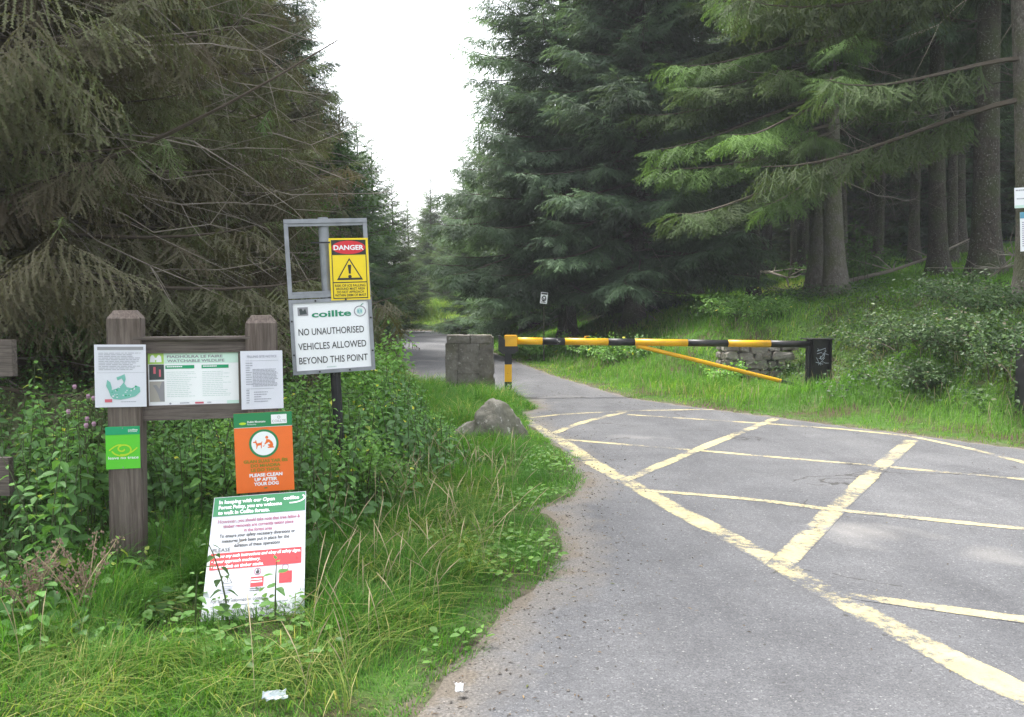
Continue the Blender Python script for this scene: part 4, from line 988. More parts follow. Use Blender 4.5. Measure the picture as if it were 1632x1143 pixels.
p.rect('lettering', .505, .945, .60, .98, .0024, 11); p.lines('lettering', .34, .46, .95, .98, 1, 12, .6, .1); p.lines('lettering', .64, .70, .95, .98, 1, 12, .6, .1); p.ell('lettering', .235, .965, .012, .018, .0024, 12)
pan = thing('wildlife_panel', None, None); pan.parent = fr
pan.location = (0, -.018, (zt + zb) / 2 + .003)
mats = [M[k_] for k_ in ('s_white', 's_lightgrn', 's_photo', 's_pink', 's_photo2', 's_grey', 's_palegrn', 's_faint', 's_grey', 's_teal', 's_faint', 's_pink', 's_text')]
# the frame's pieces may go no deeper: sheet and print sit straight under the frame
for part, mm in p.lay.items():
    o = mm.build(part, [M['s_white']] if part == 'sheet' else mats, fr); o.location = pan.location
bpy.data.objects.remove(pan)

def sign_thing(name, label, cat, loc, rot, p, mats):
    o = thing(name, label, cat, loc, rot); p.build(o, mats); return o

def on_post(c, off, z, du=0):
    n = Vector((math.sin(YAW), -math.cos(YAW), 0)); r = Vector((math.cos(YAW), math.sin(YAW), 0))
    return c + n * off + r * du + Vector((0, 0, z))

# map notice on the left post
p = Panel(.262, .345); p.backing('sheet', .003)
p.rect('lettering', .06, .035, .95, .085, .002, 0); p.lines('lettering', .08, .95, .13, .42, 11, 1, .35, .25, seed=3)
p.rect('lettering', .05, .445, .97, .449, .002, 1)
p.poly('lettering', [(.24, .56), (.30, .60), (.34, .72), (.42, .70), (.50, .66), (.56, .60), (.52, .54), (.44, .57), (.42, .52), (.50, .50), (.58, .47), (.60, .55), (.57, .62), (.62, .68), (.72, .70), (.80, .66), (.87, .68), (.88, .76), (.78, .83), (.64, .86), (.50, .88), (.36, .87), (.30, .82), (.27, .74), (.22, .66)], .002, 2)
for k in range(22):
    a, b = random.uniform(.32, .8), random.uniform(.66, .84); p.ell('lettering', a, b, random.uniform(.008, .025), random.uniform(.006, .016), .0024, 3 if k % 3 else 4, 8)
p.rect('lettering', .19, .87, .33, .92, .0022, 5); p.lines('lettering', .5, .9, .91, .93, 1, 1, .5, .3)
sign_thing('paper_notice', 'laminated white sheet with a green map on the left notice board post', 'notice', on_post(pl, .098, 1.205, -.012) + Vector((.016, 0, 0)), rotm(YAW, R(-.6)), p,
           dict(sheet=M['s_paper'], lettering=[M[k_] for k_ in ('s_grey', 's_text', 's_map', 's_paper', 's_teal', 's_pink')]))
# felling notice on the right post
p = Panel(.232, .335); p.backing('sheet', .003)
p.text('lettering', 'FELLING SITE NOTICE', .16, .86, .075, .115, 0, bold=.01)
p.rect('lettering', .12, .165, .9, .17, .002, 0); p.lines('lettering', .12, .30, .20, .60, 10, 1, .4, .5, seed=4); p.lines('lettering', .28, .88, .31, .62, 13, 1, .5, .12, seed=5)
p.rect('lettering', .12, .645, .78, .652, .002, 0); p.lines('lettering', .12, .2, .67, .92, 6, 1, .4, .2, seed=6); p.lines('lettering', .3, .72, .70, .9, 5, 1, .35, .6, seed=7); p.rect('lettering', .215, .04, .219, .96, .0022, 2)
sign_thing('paper_notice', 'white felling notice sheet pinned to the right notice board post', 'notice', on_post(pr, .098, 1.165, .005), rotm(YAW, R(.4)), p, dict(sheet=M['s_paper'], lettering=[M['s_text'], M['s_text'], M['s_white']]))
# leave no trace plate
p = Panel(.176, .236); p.backing('plate', .003)
p.rect('lettering', .0, .0, 1, .19, .002, 0); p.text('lettering', 'coillte', .66, .94, .06, .10, 2, bold=.02); p.lines('lettering', .66, .93, .115, .14, 1, 2, .7, 0)
sp = [(.5 + (.025 + .028 * a) * math.cos(a) * 1.15, .535 + (.025 + .028 * a) * math.sin(a) * .62) for a in np.linspace(0, 9.2, 60)]
p.stroke('lettering', sp, .008, .003, 1); p.stroke('lettering', [(.10 + .4 * u, .56 - .13 * math.sin(u * 2.0)) for u in np.linspace(0, 1, 14)], .007, .0032, 1); p.stroke('lettering', [(.42 + .5 * u, .66 - .16 * u * u + .02 * math.sin(u * 3)) for u in np.linspace(0, 1, 14)], .007, .0034, 1)
p.text('lettering', 'leave no trace', .07, .95, .70, .765, 2, bold=.012)
p.ell('lettering', .5, .035, .02, .015, .004, 3); p.ell('lettering', .5, .965, .02, .015, .004, 3)
sign_thing('trail_plate', 'lime green plate with a yellow swirl on the left notice board post', 'sign', on_post(pl, .0945, .805, .004), rotm(YAW, R(-.3)), p, dict(plate=M['s_lime'], lettering=[M['s_teal'], M['s_limeY'], M['s_white'], M['galv']]))
# orange dog sign
p = Panel(.322, .462); p.backing('plate', .004)
p.rect('lettering', .0, .0, 1, .18, .002, 0); p.rect('lettering', .0, .18, 1, .184, .0024, 2)
p.rect('lettering', .64, .035, .91, .15, .0026, 2); p.text('lettering', 'COILLTE', .655, .895, .10, .132, 5, lift=.004); p.ell('lettering', .775, .07, .025, .018, .004, 5, inner=.7)
p.text('lettering', 'Dublin Mountains', .23, .54, .10, .125, 2, bold=.02); p.text('lettering', 'Partnership', .23, .38, .135, .152, 2); p.ell('lettering', .15, .13, .06, .016, .003, 4)
p.ell('lettering', .5, .39, .255, .178, .0026, 0); p.ell('lettering', .5, .39, .215, .15, .0032, 2)
p.poly('lettering', [(.31, .365), (.355, .36), (.36, .34), (.37, .345), (.375, .37), (.385, .385), (.455, .378), (.47, .36), (.475, .365), (.465, .39), (.46, .45), (.45, .45), (.445, .41), (.395, .415), (.375, .455), (.365, .455), (.37, .41), (.355, .38), (.315, .375)], .0038, 1)
p.ell('lettering', .553, .315, .026, .018, .0038, 1)
p.poly('lettering', [(.545, .335), (.60, .345), (.645, .375), (.66, .405), (.655, .43), (.675, .44), (.675, .45), (.565, .45), (.56, .44), (.60, .43), (.57, .42), (.565, .405), (.61, .40), (.585, .375), (.52, .405), (.505, .40), (.53, .37)], .0038, 1)
p.stroke('lettering', [(.485, .43), (.50, .42), (.505, .41)], .004, .0038, 1)
for k, (tx, a, b) in enumerate((('GLAN SUAS TAR \u00c9IS', .14, .90), ('DO MHADRA', .26, .77), ('LE DO THOIL', .26, .765))): p.text('lettering', tx, a, b, .592 + k * .055, .628 + k * .055, 3, bold=.035)
for k, (tx, a, b) in enumerate((('PLEASE CLEAN', .23, .80), ('UP AFTER', .315, .71), ('YOUR DOG', .30, .73))): p.text('lettering', tx, a, b, .765 + k * .056, .804 + k * .056, 2, bold=.045)
p.rect('lettering', .475, .945, .53, .957, .003, 0)
sign_thing('dog_sign', 'orange clean-up-after-your-dog sign with a green top band', 'sign', on_post(pr, .106, .748, .01), rotm(YAW, R(1.2)), p, dict(plate=M['s_orange'], lettering=[M['s_green'], M['s_orange'], M['s_white'], M['s_olive'], M['s_limeY'], M['s_grey']]))
# white and green policy sign leaning at the foot of the post
b0 = atd(404, 987, 4.2); top_ = atd(414, 789, 4.80); PH = (top_ - b0).length; PT = math.atan2(top_.y - b0.y, top_.z - b0.z)
p = Panel(.498, PH); p.backing('plate', .004)
p.rect('lettering', .008, .006, .992, .17, .002, 0)
for k, (tx, a, b) in enumerate((('In keeping with our Open', .06, .66), ('Forest Policy, you are welcome', .06, .74), ('to walk in Coillte forests.', .06, .61))): p.text('lettering', tx, a, b, .032 + k * .047, .062 + k * .047, 1, bold=.04)
p.text('lettering', 'coillte', .755, .925, .035, .065, 1, bold=.035)
p.stroke('lettering', [(.84 + .145 * math.cos(a), .055 + .042 * math.sin(a)) for a in np.linspace(-.55, 1.7, 16)], .009, .003, 1)
p.text('lettering', 'However', .07, .26, .20, .232, 2)
for k, (tx, a, b) in enumerate(((', you should take note that tree felling &', .265, .94), ('timber removals are currently taking place', .13, .87), ('in the forest area', .35, .645))): p.text('lettering', tx, a, b, .203 + k * .042, .230 + k * .042, 2, bold=.02)
for k, (tx, a, b) in enumerate((('To ensure your safety necessary diversions or', .10, .89), ('measures have been put in place for the', .13, .83), ('duration of these operations', .26, .735))): p.text('lettering', tx, a, b, .325 + k * .042, .352 + k * .042, 3, bold=.02)
p.text('lettering', 'PLEASE', .045, .225, .437, .467, 3)
p.rect('lettering', .03, .478, .962, .607, .002, 4)
for k, (tx, b) in enumerate((('\u2022 follow any such instructions and obey all safety signs.', .955), ('\u2022 never approach machinery.', .54), ('\u2022 never climb on timber stacks.', .575))): p.text('lettering', tx, .045, b, .49 + k * .041, .515 + k * .041, 1, bold=.025, shear=.15)
for (sz, lf, mt) in ((1, .002, 3), (.8, .003, 6)): p.poly('lettering', [(.225, .655 - .02 * sz + .02), (.225 - .048 * sz, .715 - .003 * (1 - sz)), (.225 + .048 * sz, .715 - .003 * (1 - sz))], lf, mt)
p.text('lettering', '!', .221, .229, .675, .706, 3, lift=.004, bold=.03); p.lines('lettering', .16, .29, .735, .80, 4, 5, .5, .2, seed=8)
p.ell('lettering', .52, .645, .036, .028, .002, 2, inner=.82); p.poly('lettering', [(.505, .66), (.50, .635), (.512, .645), (.518, .626), (.526, .626), (.532, .64), (.54, .64), (.53, .663)], .002, 3)
p.rect('lettering', .455, .685, .585, .76, .002, 4); p.lines('lettering', .46, .58, .70, .74, 2, 1, .5, .1, .003, 9); p.lines('lettering', .45, .60, .77, .80, 2, 3, .4, .2, seed=10)
p.rect('lettering', .74, .66, .87, .75, .002, 4); p.ell('lettering', .80, .63, .034, .026, .002, 2, inner=.82)
p.text('lettering', 'For further information contact:', .08, .62, .832, .858, 3); p.lines('lettering', .08, .9, .88, .90, 1, 5, .3, .1)
p.text('lettering', 'WE THANK YOU FOR YOUR PATIENCE', .10, .86, .915, .94, 3); p.text('lettering', 'WE APOLOGISE FOR ANY INCONVENIENCE', .04, .90, .962, .987, 3)
sign_thing('policy_sign', 'large white forest policy sign with green heading leaning at the foot of the right post', 'sign', (b0 + top_) / 2, rotm(R(10), R(2.2), PT), p,
           dict(plate=M['s_white_dim'], lettering=[M['s_green'], M['s_white'], M['s_purple'], M['s_black'], M['s_red'], M['s_text'], M['s_white_dim']]))  # plate white darkened to offset the strong sky light on its tilted face

# wooden board ends at the left edge
o = thing('wooden_board_sign', 'weathered wooden sign boards poking in at the left edge, one above the other', 'sign', (-3.42, 4.95, 0))
m = MB(); m.box((-.02, .09, .75), (.16, .12, 1.6)); m.build('post', M['wood'], o)
for py0, py1, px in ((542, 600, 19), (730, 790, 14)):
    a, b = atd(px, py0, 4.9), atd(px, py1, 4.9); x0 = -3.95
    m = MB(); m.box(((x0 + a.x) / 2 + 3.42, -.05 + .02, (a.z + b.z) / 2), (a.x - x0, .05, a.z - b.z)); m.build('board', M['wood_h'], o)

# ------------------------------------------------------------------ no-vehicles sign
D0 = 7.0
ctr = atd(526, 472, D0); Wd, Ht = .655, 1.235
Rr = rotm(R(17), R(2.7)); Mx = Rr.to_matrix()
foot = atd(543, 700, D0 + .08)
dirp = (Mx @ Vector((0, 0, 1))); gzf = ctr - dirp * (ctr.z / dirp.z)
sgn = thing('road_sign', 'leaning steel sign pole with an empty metal frame above a white no-vehicles panel', 'sign', ctr, Rr)
m = MB(); m.tube([(.01, .075, -ctr.z - .3), (.01, .055, -.62)], .042, 14, 0); m.build('pole', M['black_worn'], sgn)
m = MB(); m.tube([(-.015, .055, -.62), (-.015, .05, Ht / 2 + .015)], .042, 14, 0); m.build('upper_pole', M['galv'], sgn)
zsp = Ht / 2 - .63     # split between frame and white panel
m = MB(); b_ = .033
m.box((0, 0, Ht / 2 - b_ / 2), (Wd, .035, b_)); m.box((0, 0, zsp + b_ / 2 + .004), (Wd, .035, b_))
for s in (-1, 1): m.box((s * (Wd / 2 - b_ / 2), .001, (Ht / 2 + zsp) / 2), (b_, .034, Ht / 2 - zsp - 2 * b_ - .004))
m.box((0, -.0, Ht / 2 - b_ - .012), (Wd - 2 * b_, .012, .022)); m.box((0, -.0, zsp + b_ + .014), (Wd - 2 * b_, .012, .018))
m.build('empty_frame', M['galv'], sgn)
pz0, pz1 = -Ht / 2, zsp - .006
m = MB(); b2 = .03
for c, sz in (((0, -.004, pz1 - b2 / 2), (Wd, .045, b2)), ((0, -.004, pz0 + b2 / 2), (Wd, .045, b2)), ((-(Wd - b2) / 2, -.005, (pz0 + pz1) / 2), (b2, .045, pz1 - pz0 - 2 * b2)), (((Wd - b2) / 2, -.005, (pz0 + pz1) / 2), (b2, .045, pz1 - pz0 - 2 * b2))): m.box(c, sz)
for u in (-.12, .12):
    for z in (pz1 - b2 / 2, pz0 + b2 / 2): m.tube([(u, -.0265, z), (u, -.034, z)], .008, 8, 1)
for z in (pz1 - .17, pz0 + .16):
    for s in (-1, 1): m.tube([(s * (Wd - b2) / 2, -.0275, z), (s * (Wd - b2) / 2, -.035, z)], .008, 8, 1)
m.build('panel_frame', [M['galv'], M['black_paint']], sgn)
p = Panel(Wd - .058, pz1 - pz0 - .058); p.backing('white_panel', .006)
p.text('lettering', 'coillte', .24, .765, .125, .215, 0, bold=.028)
p.ell('lettering', .885, .155, .082, .082, .003, 1, inner=.84); p.ell('lettering', .885, .155, .045, .05, .003, 2); p.rect('lettering', .876, .115, .880, .195, .004, 3); p.stroke('lettering', [(.90, .075), (.915, .055), (.935, .045)], .006, .003, 0)
for uu in (.86, .90): p.ell('lettering', uu, .155, .008, .03, .004, 3)
p.rect('lettering', .06, .06, .195, .185, .0028, 4); p.poly('lettering', [(.08, .09), (.11, .075), (.13, .12), (.16, .08), (.18, .16), (.09, .17)], .0036, 5)
p.text('lettering', 'NO UNAUTHORISED', .055, .925, .375, .475, 6, bold=.004); p.text('lettering', 'VEHICLES ALLOWED', .04, .945, .59, .69, 6, bold=.004); p.text('lettering', 'BEYOND THIS POINT', .04, .955, .80, .90, 6, bold=.004)
p.lines('lettering', .40, .55, .955, .975, 1, 7, .8, .1)
for part, mm in p.lay.items():
    q = mm.build(part, [M['s_white']] if part == 'white_panel' else [M[k_] for k_ in ('s_logo', 's_grey', 's_palegrn', 's_blue', 's_grey', 's_photo', 's_black', 's_faint')], sgn); q.location = (0, -.014, (pz0 + pz1) / 2)

# danger plate tied to the frame
p = Panel(.312, .497); p.backing('plate', .004)
p.rect('lettering', .055, .035, .945, .045, .002, 1); 
p.rect('lettering', .06, .03, .94, .27, .002, 1); p.ell('lettering', .5, .15, .425, .108, .003, 2); p.text('lettering', 'DANGER', .115, .885, .115, .188, 3, bold=.03, lift=.004)
for s_, lf, mt in ((1, .002, 1), (.80, .003, 0)): p.poly('lettering', [(.5, .505 - .185 * s_), (.5 - .335 * s_, .505 + .17 * s_), (.5 + .335 * s_, .505 + .17 * s_)], lf, mt)
p.poly('lettering', [(.455, .43), (.545, .43), (.525, .575), (.475, .575)], .004, 1); p.ell('lettering', .5, .622, .045, .028, .004, 1)
for s in ((.055, .27, .075, .975), (.925, .27, .945, .975), (.075, .705, .925, .72), (.075, .96, .925, .975)): p.rect('lettering', *s, .0024, 1)
for k, (tx, a, b) in enumerate((('RISK OF ICE FALLING', .11, .885), ('AROUND MAST AREA', .13, .875), ('DO NOT APPROACH', .155, .84), ('WITHIN 200M OF MAST', .10, .90))): p.text('lettering', tx, a, b, .745 + k * .052, .783 + k * .052, 1, bold=.012)
m = p.mb('cable_tie'); m.box((-.22, -.002, .215), (.15, .006, .012))
off = Mx @ Vector((.165, -.030, .21))
sign_thing('danger_sign', 'yellow danger plate with warning triangle tied to the empty metal frame', 'sign', ctr + off, rotm(R(17), R(1.9)), p,
           dict(plate=M['s_yellow'], lettering=[M['s_yellow'], M['s_black'], M['s_red'], M['s_white']], cable_tie=M['black_paint']))

# ------------------------------------------------------------------ stones
def rough(bm, amp, freq, seed):
    for v in bm.verts:
        n = mnoise.noise_vector(v.co * freq + Vector((seed, 0, 0))); v.co += n * amp
def block(mb, c, size, seed, amp=.02, bev=.03, cuts=3, M_=None):
    bm = bmesh.new(); bmesh.ops.create_cube(bm, size=1)
    bmesh.ops.scale(bm, vec=size, verts=bm.verts)
    bmesh.ops.bevel(bm, geom=bm.edges[:], offset=min(bev, min(size) * .3), segments=2, affect='EDGES')
    bmesh.ops.triangulate(bm, faces=bm.faces[:])
    bmesh.ops.subdivide_edges(bm, edges=[e for e in bm.edges if e.calc_length() > .12], cuts=2, use_grid_fill=True)
    rough(bm, amp, 6, seed); rough(bm, amp * .4, 22, seed + 9)
    mb.frompy(bm, M=Matrix.Translation(c)); bm.free()
PX, PY = px2x(748, 15.5), 15.65
pil = thing('stone_pillar', 'square mortared stone pillar left of the barrier latch post', 'pillar', (PX, PY, -.02))
m = MB(); m.box((.0, 0, .5), (.745, .55, 1.04)); m.build('mortar', plain('pillar_mortar', (0.085, 0.077, 0.065), 0.95, var=.4), pil)
m = MB(); HW = .40
for k, (x0, x1, z0, z1) in enumerate([(-.42, .06, -.1, .13), (.075, .44, -.1, .15), (-.42, -.22, .145, .43), (-.41, -.20, .445, .915), (-.20, .165, .145, .375), (-.185, .175, .39, .915), (.18, .43, .165, .53), (.19, .415, .545, .80), (.19, .405, .81, .93), (-.39, .02, .925, 1.06), (.035, .39, .93, 1.055)]):
    block(m, ((x0 + x1) / 2, -.17, (z0 + z1) / 2), (x1 - x0 + .012, .26, z1 - z0 + .012), k, .022, .010)
for s in (-1, 1):
    for k, (y0, y1, z0, z1) in enumerate([(-.03, .30, 0, .3), (-.03, .12, .32, .65), (.135, .30, .32, .62), (-.03, .30, .67, 1.05)]):
        block(m, (s * (.385 - .03 * z1), (y0 + y1) / 2, (z0 + z1) / 2), (.14, y1 - y0, z1 - z0), 30 + k + s, .015)
for k, (x0, x1) in enumerate([(-.39, -.1), (-.085, .15), (.165, .39)]):
    block(m, ((x0 + x1) / 2, .12, 1.0), (x1 - x0, .34, .12), 60 + k, .014)
    block(m, ((x0 + x1) / 2, .28, .5), (x1 - x0, .12, .98), 70 + k, .014)
m.build('stones', M['stone'], pil)

pie = thing('stone_pier', 'low broken stone pier in the grass behind the barrier arm', 'wall', (px2x(1198, 17.2), 17.3, -.13))
m = MB(); m.box((0, .05, .36), (1.04, .46, .78)); m.build('mortar', plain('old_mortar', (0.06, 0.053, 0.045), 0.95, var=.4), pie)
m = MB(); rr = np.random.default_rng(4); z = -.02; row = 0
while z < .84:
    hh = rr.uniform(.16, .24); x = -.60 + rr.uniform(-.05, .03)
    while x < .56:
        w_ = rr.uniform(.15, .45); jz = rr.uniform(-.025, .025); block(m, (x + w_ / 2, -.18 + rr.uniform(-.05, .05), z + hh / 2 + jz), (w_ - rr.uniform(.0, .04), .26, hh * rr.uniform(.75, 1.12)), row * 17 + x * 5, .04, .02); x += w_
    for s in (-1, 1): block(m, (s * .53, .12, z + hh / 2), (.16, .36, hh - .012), row + 90 * s, .02)
    z += hh; row += 1
for k in range(3): block(m, (-.36 + .36 * k, .12, .84), (.34, .4, .1), 200 + k, .02)
m.build('stones', M['pier_stone'], pie)

# boulder
bm = bmesh.new()
for pts in ([(-.16, -.10, .42), (-.20, .05, .34), (-.10, -.06, .51), (-.02, -.02, .575), (.07, .02, .585), (.10, .14, .55), (.13, -.13, .51), (.20, -.02, .53), (.31, .04, .44), (.33, -.10, .37), (.47, .0, .26), (.58, .02, .10), (.60, .12, -.1), (.06, -.30, .05), (.03, -.24, .33), (.34, -.28, .05), (-.20, -.20, .05), (-.16, .3, .1), (.2, .36, .25), (.45, .32, -.1), (-.2, .3, -.15), (.1, -.34, -.2), (.55, -.1, -.2), (-.22, -.2, -.2)],
            [(-.10, -.08, .33), (-.30, -.10, .27), (-.38, .02, .24), (-.50, -.02, .16), (-.53, -.08, .08), (-.45, -.16, -.2), (-.10, -.18, -.2), (-.15, .2, .25), (-.42, .16, .12), (-.45, .2, -.2), (-.28, -.17, .14)]):
    vs_ = [bm.verts.new(c) for c in pts]
    bmesh.ops.convex_hull(bm, input=vs_)
bmesh.ops.delete(bm, geom=[v for v in bm.verts if not v.link_faces], context='VERTS')
bmesh.ops.triangulate(bm, faces=bm.faces[:])
for _ in range(3): bmesh.ops.subdivide_edges(bm, edges=[e for e in bm.edges if e.calc_length() > .06], cuts=1, use_grid_fill=True); bmesh.ops.triangulate(bm, faces=bm.faces[:])
bmesh.ops.smooth_vert(bm, verts=bm.verts[:], factor=.5, use_axis_x=True, use_axis_y=True, use_axis_z=True)
rough(bm, .034, 5, 3); rough(bm, .020, 15, 5)
m = MB(); m.frompy(bm); bm.free()
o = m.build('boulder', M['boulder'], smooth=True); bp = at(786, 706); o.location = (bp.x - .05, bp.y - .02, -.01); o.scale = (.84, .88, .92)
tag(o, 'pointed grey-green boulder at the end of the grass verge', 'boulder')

# ------------------------------------------------------------------ barrier
GY0 = 14.95
lx = px2x(810, GY0); za = 0.965
lp = thing('latch_post', 'black and yellow banded steel post with a yellow latch box', 'post', (lx, GY0, 0))
for z0, z1, mt in ((-.3, .26, 'black_worn'), (.26, .56, 'yellow_paint'), (.56, .78, 'black_worn')):
    m = MB(); m.box((0, 0, (z0 + z1) / 2), (.125, .125, z1 - z0)); m.build('post_band', M[mt], lp)
m = MB()
for y in (.115, -.115):
    uv = [(-.17, .80), (-.10, .745), (.10, .745), (.17, .80), (.17, .86), (-.17, 1.06), (-.17, .80)][:6]
    V = [(u, y - .008, z) for u, z in uv] + [(u, y + .008, z) for u, z in uv]; n = len(uv)
    m.add(V, [list(range(n))]); m.add(V, [list(range(n, 2 * n))[::-1]])
    for i in range(n): m.add(V, [[i, n + i, n + (i + 1) % n, (i + 1) % n]])
m.box((-.15, 0, .93), (.035, .214, .26)); m.box((0, 0, .768), (.24, .213, .03))
m.build('cradle', M['black_paint'], lp)
bm = bmesh.new(); bmesh.ops.create_cube(bm, size=1); bmesh.ops.scale(bm, vec=(.22, .19, .20), verts=bm.verts); bmesh.ops.bevel(bm, geom=bm.edges[:], offset=.012, segments=2, affect='EDGES')
m = MB(); m.frompy(bm, M=Matrix.Translation((.045, -.035, za))); bm.free(); m.box((.05, 0, za - .125), (.14, .14, .045)); m.build('latch_box', M['yellow_paint'], lp)
m = MB()
for k, pts_ in enumerate([[(-.02, .22), (.03, .2), (.03, .15), (-.03, .13), (-.02, .19), (.02, .21)], [(-.03, .08), (.03, .1)], [(-.02, .02), (.03, .04), (.02, -.02), (-.03, 0), (-.02, .03)], [(-.03, -.05), (0, -.09), (.03, -.04)]]):
    P = np.array([(u, -.066, z) for u, z in pts_]); m.tube(P, .005, 4, cap=False)
m.build('scrawl', M['graffiti'], lp)

hx = px2x(1289, 15.4); hz = .885; GY1 = 15.4
arm = thing('barrier_arm', 'long black and yellow banded barrier arm closing off the road', 'barrier', (hx, GY1, 0))
def armp(px):
    f_ = (px - 826) / (1289 - 826); return Vector((px2x(826, GY0) * (1 - f_) + hx * f_, GY0 * (1 - f_) + GY1 * f_ - .03 * (1 - f_), za * (1 - f_) + hz * f_)) - Vector((hx, GY1, 0))
for a, b, mt in ((824, 863, 'yellow_paint'), (863, 898, 'black_worn'), (898, 966, 'yellow_paint'), (966, 1008, 'black_worn'), (1008, 1092, 'yellow_paint'), (1092, 1157, 'black_paint'), (1157, 1226, 'yellow_paint'), (1226, 1289, 'black_paint')):
    m = MB(); m.tube([armp(a), armp(b)], .062, 18); q = m.build('arm_band', M[mt], arm)
    for pl_ in q.data.polygons: pl_.use_smooth = len(pl_.vertices) == 4
m = MB(); m.box(armp(930) + Vector((0, 0, .07)), (.03, .03, .05)); m.box(armp(932) + Vector((.02, 0, .095)), (.06, .02, .012)); m.build('staple', M['yellow_paint'], arm)
b0_ = armp(1012) - Vector((0, 0, .06)); b3 = Vector((0.0, 0, .11)); b2_ = b0_ + (b3 - b0_) * ((1245 - 1015) / (1289 - 1015)); 
m = MB(); m.tube([b0_, b2_], .036, 12); m.box(b0_ + Vector((.05, 0, -.01)), (.13, .02, .07)); m.build('brace', M['yellow_paint'], arm)
m = MB(); m.tube([b2_, b3 + Vector((-.02, 0, 0))], .033, 10); m.build('brace_end', M['black_paint'], arm)
m = MB(); m.tube([(0, 0, .02), (0, 0, hz + .055)], .05, 14); m.build('hinge_tube', M['black_paint'], arm)
gp = thing('gate_post', 'thick black steel gate post with white scrawl, right end of the barrier', 'post', (px2x(1309, 15.4), 15.45, 0))
m = MB(); m.box((0, .12, .42), (.30, .012, 1.1)); 
for s in (-1, 1): m.box((s * .156, .0, .42), (.014, .3, 1.1))
m.box((0, -.03, .42), (.296, .012, 1.1)); m.build('beam', M['black_paint'], gp)
m = MB(); m.box((-.05, 0, .98), (.48, .34, .018)); m.box((-.19, 0, .92), (.06, .14, .09)); m.box((-.19, 0, .10), (.06, .14, .05)); m.build('top_plate', M['black_paint'], gp)
m = MB(); rr = np.random.default_rng(2)
for k in range(7):
    z = .78 - .045 * k; n = rr.integers(4, 7); P = np.stack([np.linspace(-.04, .08, n) + rr.normal(0, .03, n), np.full(n, -.042), z + rr.normal(0, .035, n)], 1); m.tube(P, .0055, 4, cap=False)
m.build('scrawl', M['graffiti'], gp)
o = thing('steel_post', 'black steel post half swallowed by brambles at the right edge', 'post', (px2x(1645, 10.8), 10.8, 0))
m = MB(); m.box((0, 0, .56), (.24, .24, 1.2)); m.build('beam', M['black_paint'], o); m = MB(); m.box((0, 0, 1.17), (.28, .28, .016)); m.build('top_plate', M['black_paint'], o)

# ------------------------------------------------------------------ notices on the trees
def lean_at(py): return None
for (px, py, wpx, hpx, lb, hdr) in ((1634, 315, 34, 32, 'upper white paper notice on the pale leaning trunk', 0), (1641, 369, 30, 62, 'lower white notice with blue top on the pale leaning trunk', 1)):
    c = atd(px, py, 13.62); p = Panel(wpx * 13.6 / FPX, hpx * 13.6 / FPX); p.backing('sheet', .004)
    if hdr: p.rect('lettering', 0, 0, 1, .16, .003, 0); p.lines('lettering', .1, .9, .25, .9, 12, 1, .4, .3, seed=12)
    else: p.lines('lettering', .06, .9, .10, .18, 1, 1, .7, .2); p.lines('lettering', .1, .6, .52, .62, 1, 1, .5, .2); p.rect('lettering', 0, .86, 1, 1, .003, 2)
    sign_thing('paper_notice', lb, 'notice', c, rotm(0, R(3)), p, dict(sheet=M['s_white'], lettering=[M['s_blue'], M['s_text'], M['s_palegrn']]))
c = atd(867, 475, 23.0)
p = Panel(.185, .30); p.backing('sheet', .004); p.rect('lettering', .06, .04, .94, .2, .003, 0); p.ell('lettering', .5, .55, .34, .27, .003, 0, inner=.6); p.stroke('lettering', [(.25, .45), (.5, .6), (.4, .75), (.75, .5)], .02, .004, 0); p.lines('lettering', .15, .85, .84, .94, 1, 0, .7, .1)
sign_thing('small_notice', 'small black and white notice on a thin stake under the dark roadside spruces', 'notice', c, rotm(0, R(-6)), p, dict(sheet=M['s_white'], lettering=M['s_black']))
g_ = gz(c.x, 23.05); m = MB(); m.tube([(0, 0, -.2), (0, 0, c.z - g_ + .1)], .02, 6); o = m.build('thin_stake', M['bark']); o.location = (c.x, 23.04, g_); tag(o, 'thin dark stake holding the small black and white notice', 'stake')

# ------------------------------------------------------------------ dead wood, flowers, litter
def dead_limb(name, label, cat, pts, r0, seed, nb=10):
    rr = np.random.default_rng(seed); P = np.array(pts); b = P[0].copy(); o = thing(name, label, cat, b); P = P - b; m = MB()
    m.tube(P, np.linspace(r0, r0 * .25, len(P)), 8)
    m.build('stem', M['dead_twig'], o); m = MB()
    for k in range(nb):
        i = rr.integers(1, len(P)); d = rr.normal(0, 1, 3); d[2] = abs(d[2]) * .4; L = rr.uniform(.3, .9)
        m.tube([P[i], P[i] + d * L * .5, P[i] + d * L * .8 + rr.normal(0, .1, 3)], [r0 * .35, r0 * .22, .004], 4, cap=False)
    m.build('twigs', M['dead_twig'], o)
def gp3(px, d, h=.1): x = px2x(px, d); return (x, d, gz(x, d) + h)
dead_limb('fallen_branch', 'fallen grey branch lying across the ground between the dark trunks', 'branch', [gp3(1350, 24.5, .15), gp3(1420, 24, .35), gp3(1480, 23.6, .5), gp3(1550, 23.4, .85)], .06, 1)
dead_limb('fallen_branch', 'heap of pale dead twigs at the foot of the thick reddish trunk', 'branch', [gp3(1572, 18.6, .05), gp3(1592, 18.4, .25), gp3(1612, 18.2, .5)], .03, 2, 26)
dead_limb('fallen_branch', 'broken grey limb lying behind the lone dark trunk on the bank', 'branch', [gp3(1190, 28, .7), gp3(1225, 27.6, .62), gp3(1252, 27, .4), gp3(1258, 26.8, 0)], .07, 3, 14)

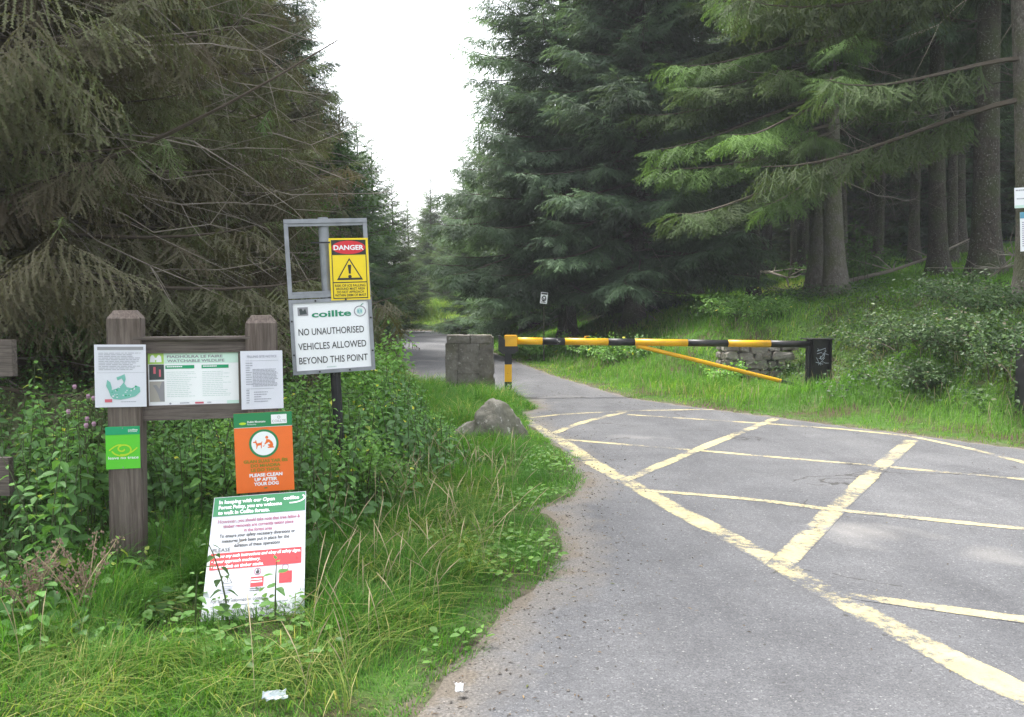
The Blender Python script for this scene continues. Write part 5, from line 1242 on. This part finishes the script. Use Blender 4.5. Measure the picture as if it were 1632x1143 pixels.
# dry seeded dock in front of the left post
def dock(label, x, y, h, seed):
    rr = np.random.default_rng(seed); o = thing('dry_dock_plant', label, 'plant', (x, y, gz(x, y))); s_, f_ = MB(), MB()
    for k in range(7):
        a = rr.uniform(0, 6.28); ln = rr.uniform(.1, .8); hh = h * rr.uniform(.7, 1.05)
        P = np.array([[math.cos(a) * ln * hh * u * u, math.sin(a) * ln * hh * u * u, hh * u] for u in np.linspace(0, 1, 6)]); s_.tube(P, np.linspace(.004, .0018, 6), 4, cap=False)
        for _ in range(60):
            u = rr.uniform(.45, 1) * 5; i = min(4, int(u)); c_ = P[i] + (P[i + 1] - P[i]) * (u - i) + rr.normal(0, .016, 3); r = rr.uniform(.004, .008)
            f_.add(np.array([[1, 0, 0], [-.5, .8, 0], [-.5, -.8, 0], [0, 0, 1.3], [0, 0, -1.2]]) * r + c_, [[0, 1, 3], [1, 2, 3], [2, 0, 3], [1, 0, 4], [2, 1, 4], [0, 2, 4]])
    s_.build('stems', M['straw'], o); f_.build('seed_clumps', M['dead_flower'], o)
dock('dry brown seeding dock in the grass just left of the left notice board post', -2.33, 4.10, .40, 1)
dock('dry pale seeding dock in the grass in front of the left notice board post', -2.06, 4.12, .44, 2)
def thistle(label, x, y, h, seed):
    rr = np.random.default_rng(seed); o = thing('thistle_plant', label, 'plant', (x, y, gz(x, y))); s_ = MB()
    P0 = np.array([[0, 0, 0], [.02, 0, h * .6], [0, .01, h * .85]]); s_.tube(P0, [.006, .005, .003], 5)
    for k in range(4):
        a = rr.uniform(0, 6.28); e = P0[2] + np.array([math.cos(a) * .09, math.sin(a) * .05, rr.uniform(.02, .14)]); s_.tube([P0[1] + (P0[2] - P0[1]) * .6, (P0[2] + e) / 2, e], [.003, .0025, .002], 4, cap=False)
        b_, f_ = MB(), MB()
        b_.tube([e, e + [0, 0, .012], e + [0, 0, .03]], [.006, .013, .009], 8); f_.tube([e + [0, 0, .03], e + [0, 0, .045], e + [0, 0, .055]], [.008, .013, .009], 9)
        b_.build('bud', M['stem'], o); f_.build('flower_head', M['flower_pink'], o)
    s_.build('stem', M['stem'], o)
thistle('thistle with pale pink heads left of the map notice', px2x(139, 5.2), 5.2, 1.03, 1)
thistle('thistle with pink heads a little lower beside the map notice', px2x(128, 4.95), 4.95, .92, 2)

# wrapper and paper
def litter(name, label, loc, sx, sy, rz, mat, seed, amp):
    rr = np.random.default_rng(seed); n = 9; u = np.linspace(-.5, .5, n); U, V_ = np.meshgrid(u, u)
    Z = amp * (np.abs(np.sin(U * 9 + seed)) * .6 + np.cos(V_ * 7 + seed) * .5 + rr.normal(0, .18, U.shape))
    ii = (np.arange(n - 1)[:, None] * n + np.arange(n - 1)[None, :]); m = MB()
    top = np.stack([U * sx, V_ * sy, Z], -1).reshape(-1, 3); bot = top - [0, 0, .004]
    q = np.stack([ii, ii + 1, ii + n + 1, ii + n], -1).reshape(-1, 4); m.add(np.vstack([top, bot]), np.vstack([q, q[:, ::-1] + n * n]))
    o = m.build(name, mat); o.location = loc; o.rotation_euler = (R(35), R(10), rz); tag(o, label, 'litter')
pp = at(437, 1110, .10); litter('plastic_wrapper', 'crumpled clear plastic wrapper lying in the short grass at the front', pp, .095, .036, R(38), plain('wrapper', (0.55, 0.60, 0.62), .15, .6), 3, .014)
pp = at(732, 1096, .04); litter('paper_scrap', 'small scrap of white paper on the bare grassy edge of the gravel', pp, .034, .038, R(20), M['s_white'], 5, .016)


# ------------------------------------------------------------------ air
m = MB(); m.box((0, 65, 16.5), (330, 210, 37)); t = NT('haze_air')
vp = t.n('ShaderNodeVolumePrincipled'); vp.inputs['Color'].default_value = (0.90, 0.95, 1, 1); vp.inputs['Density'].default_value = 0.0008  # thin volume added to veil the view and lift dark foliage
t.l(vp.outputs[0], t.out.inputs['Volume'])
tag(m.build('haze', t.m), 'thin pale haze added over the whole scene to lift its shadows', 'haze', kind='stuff')
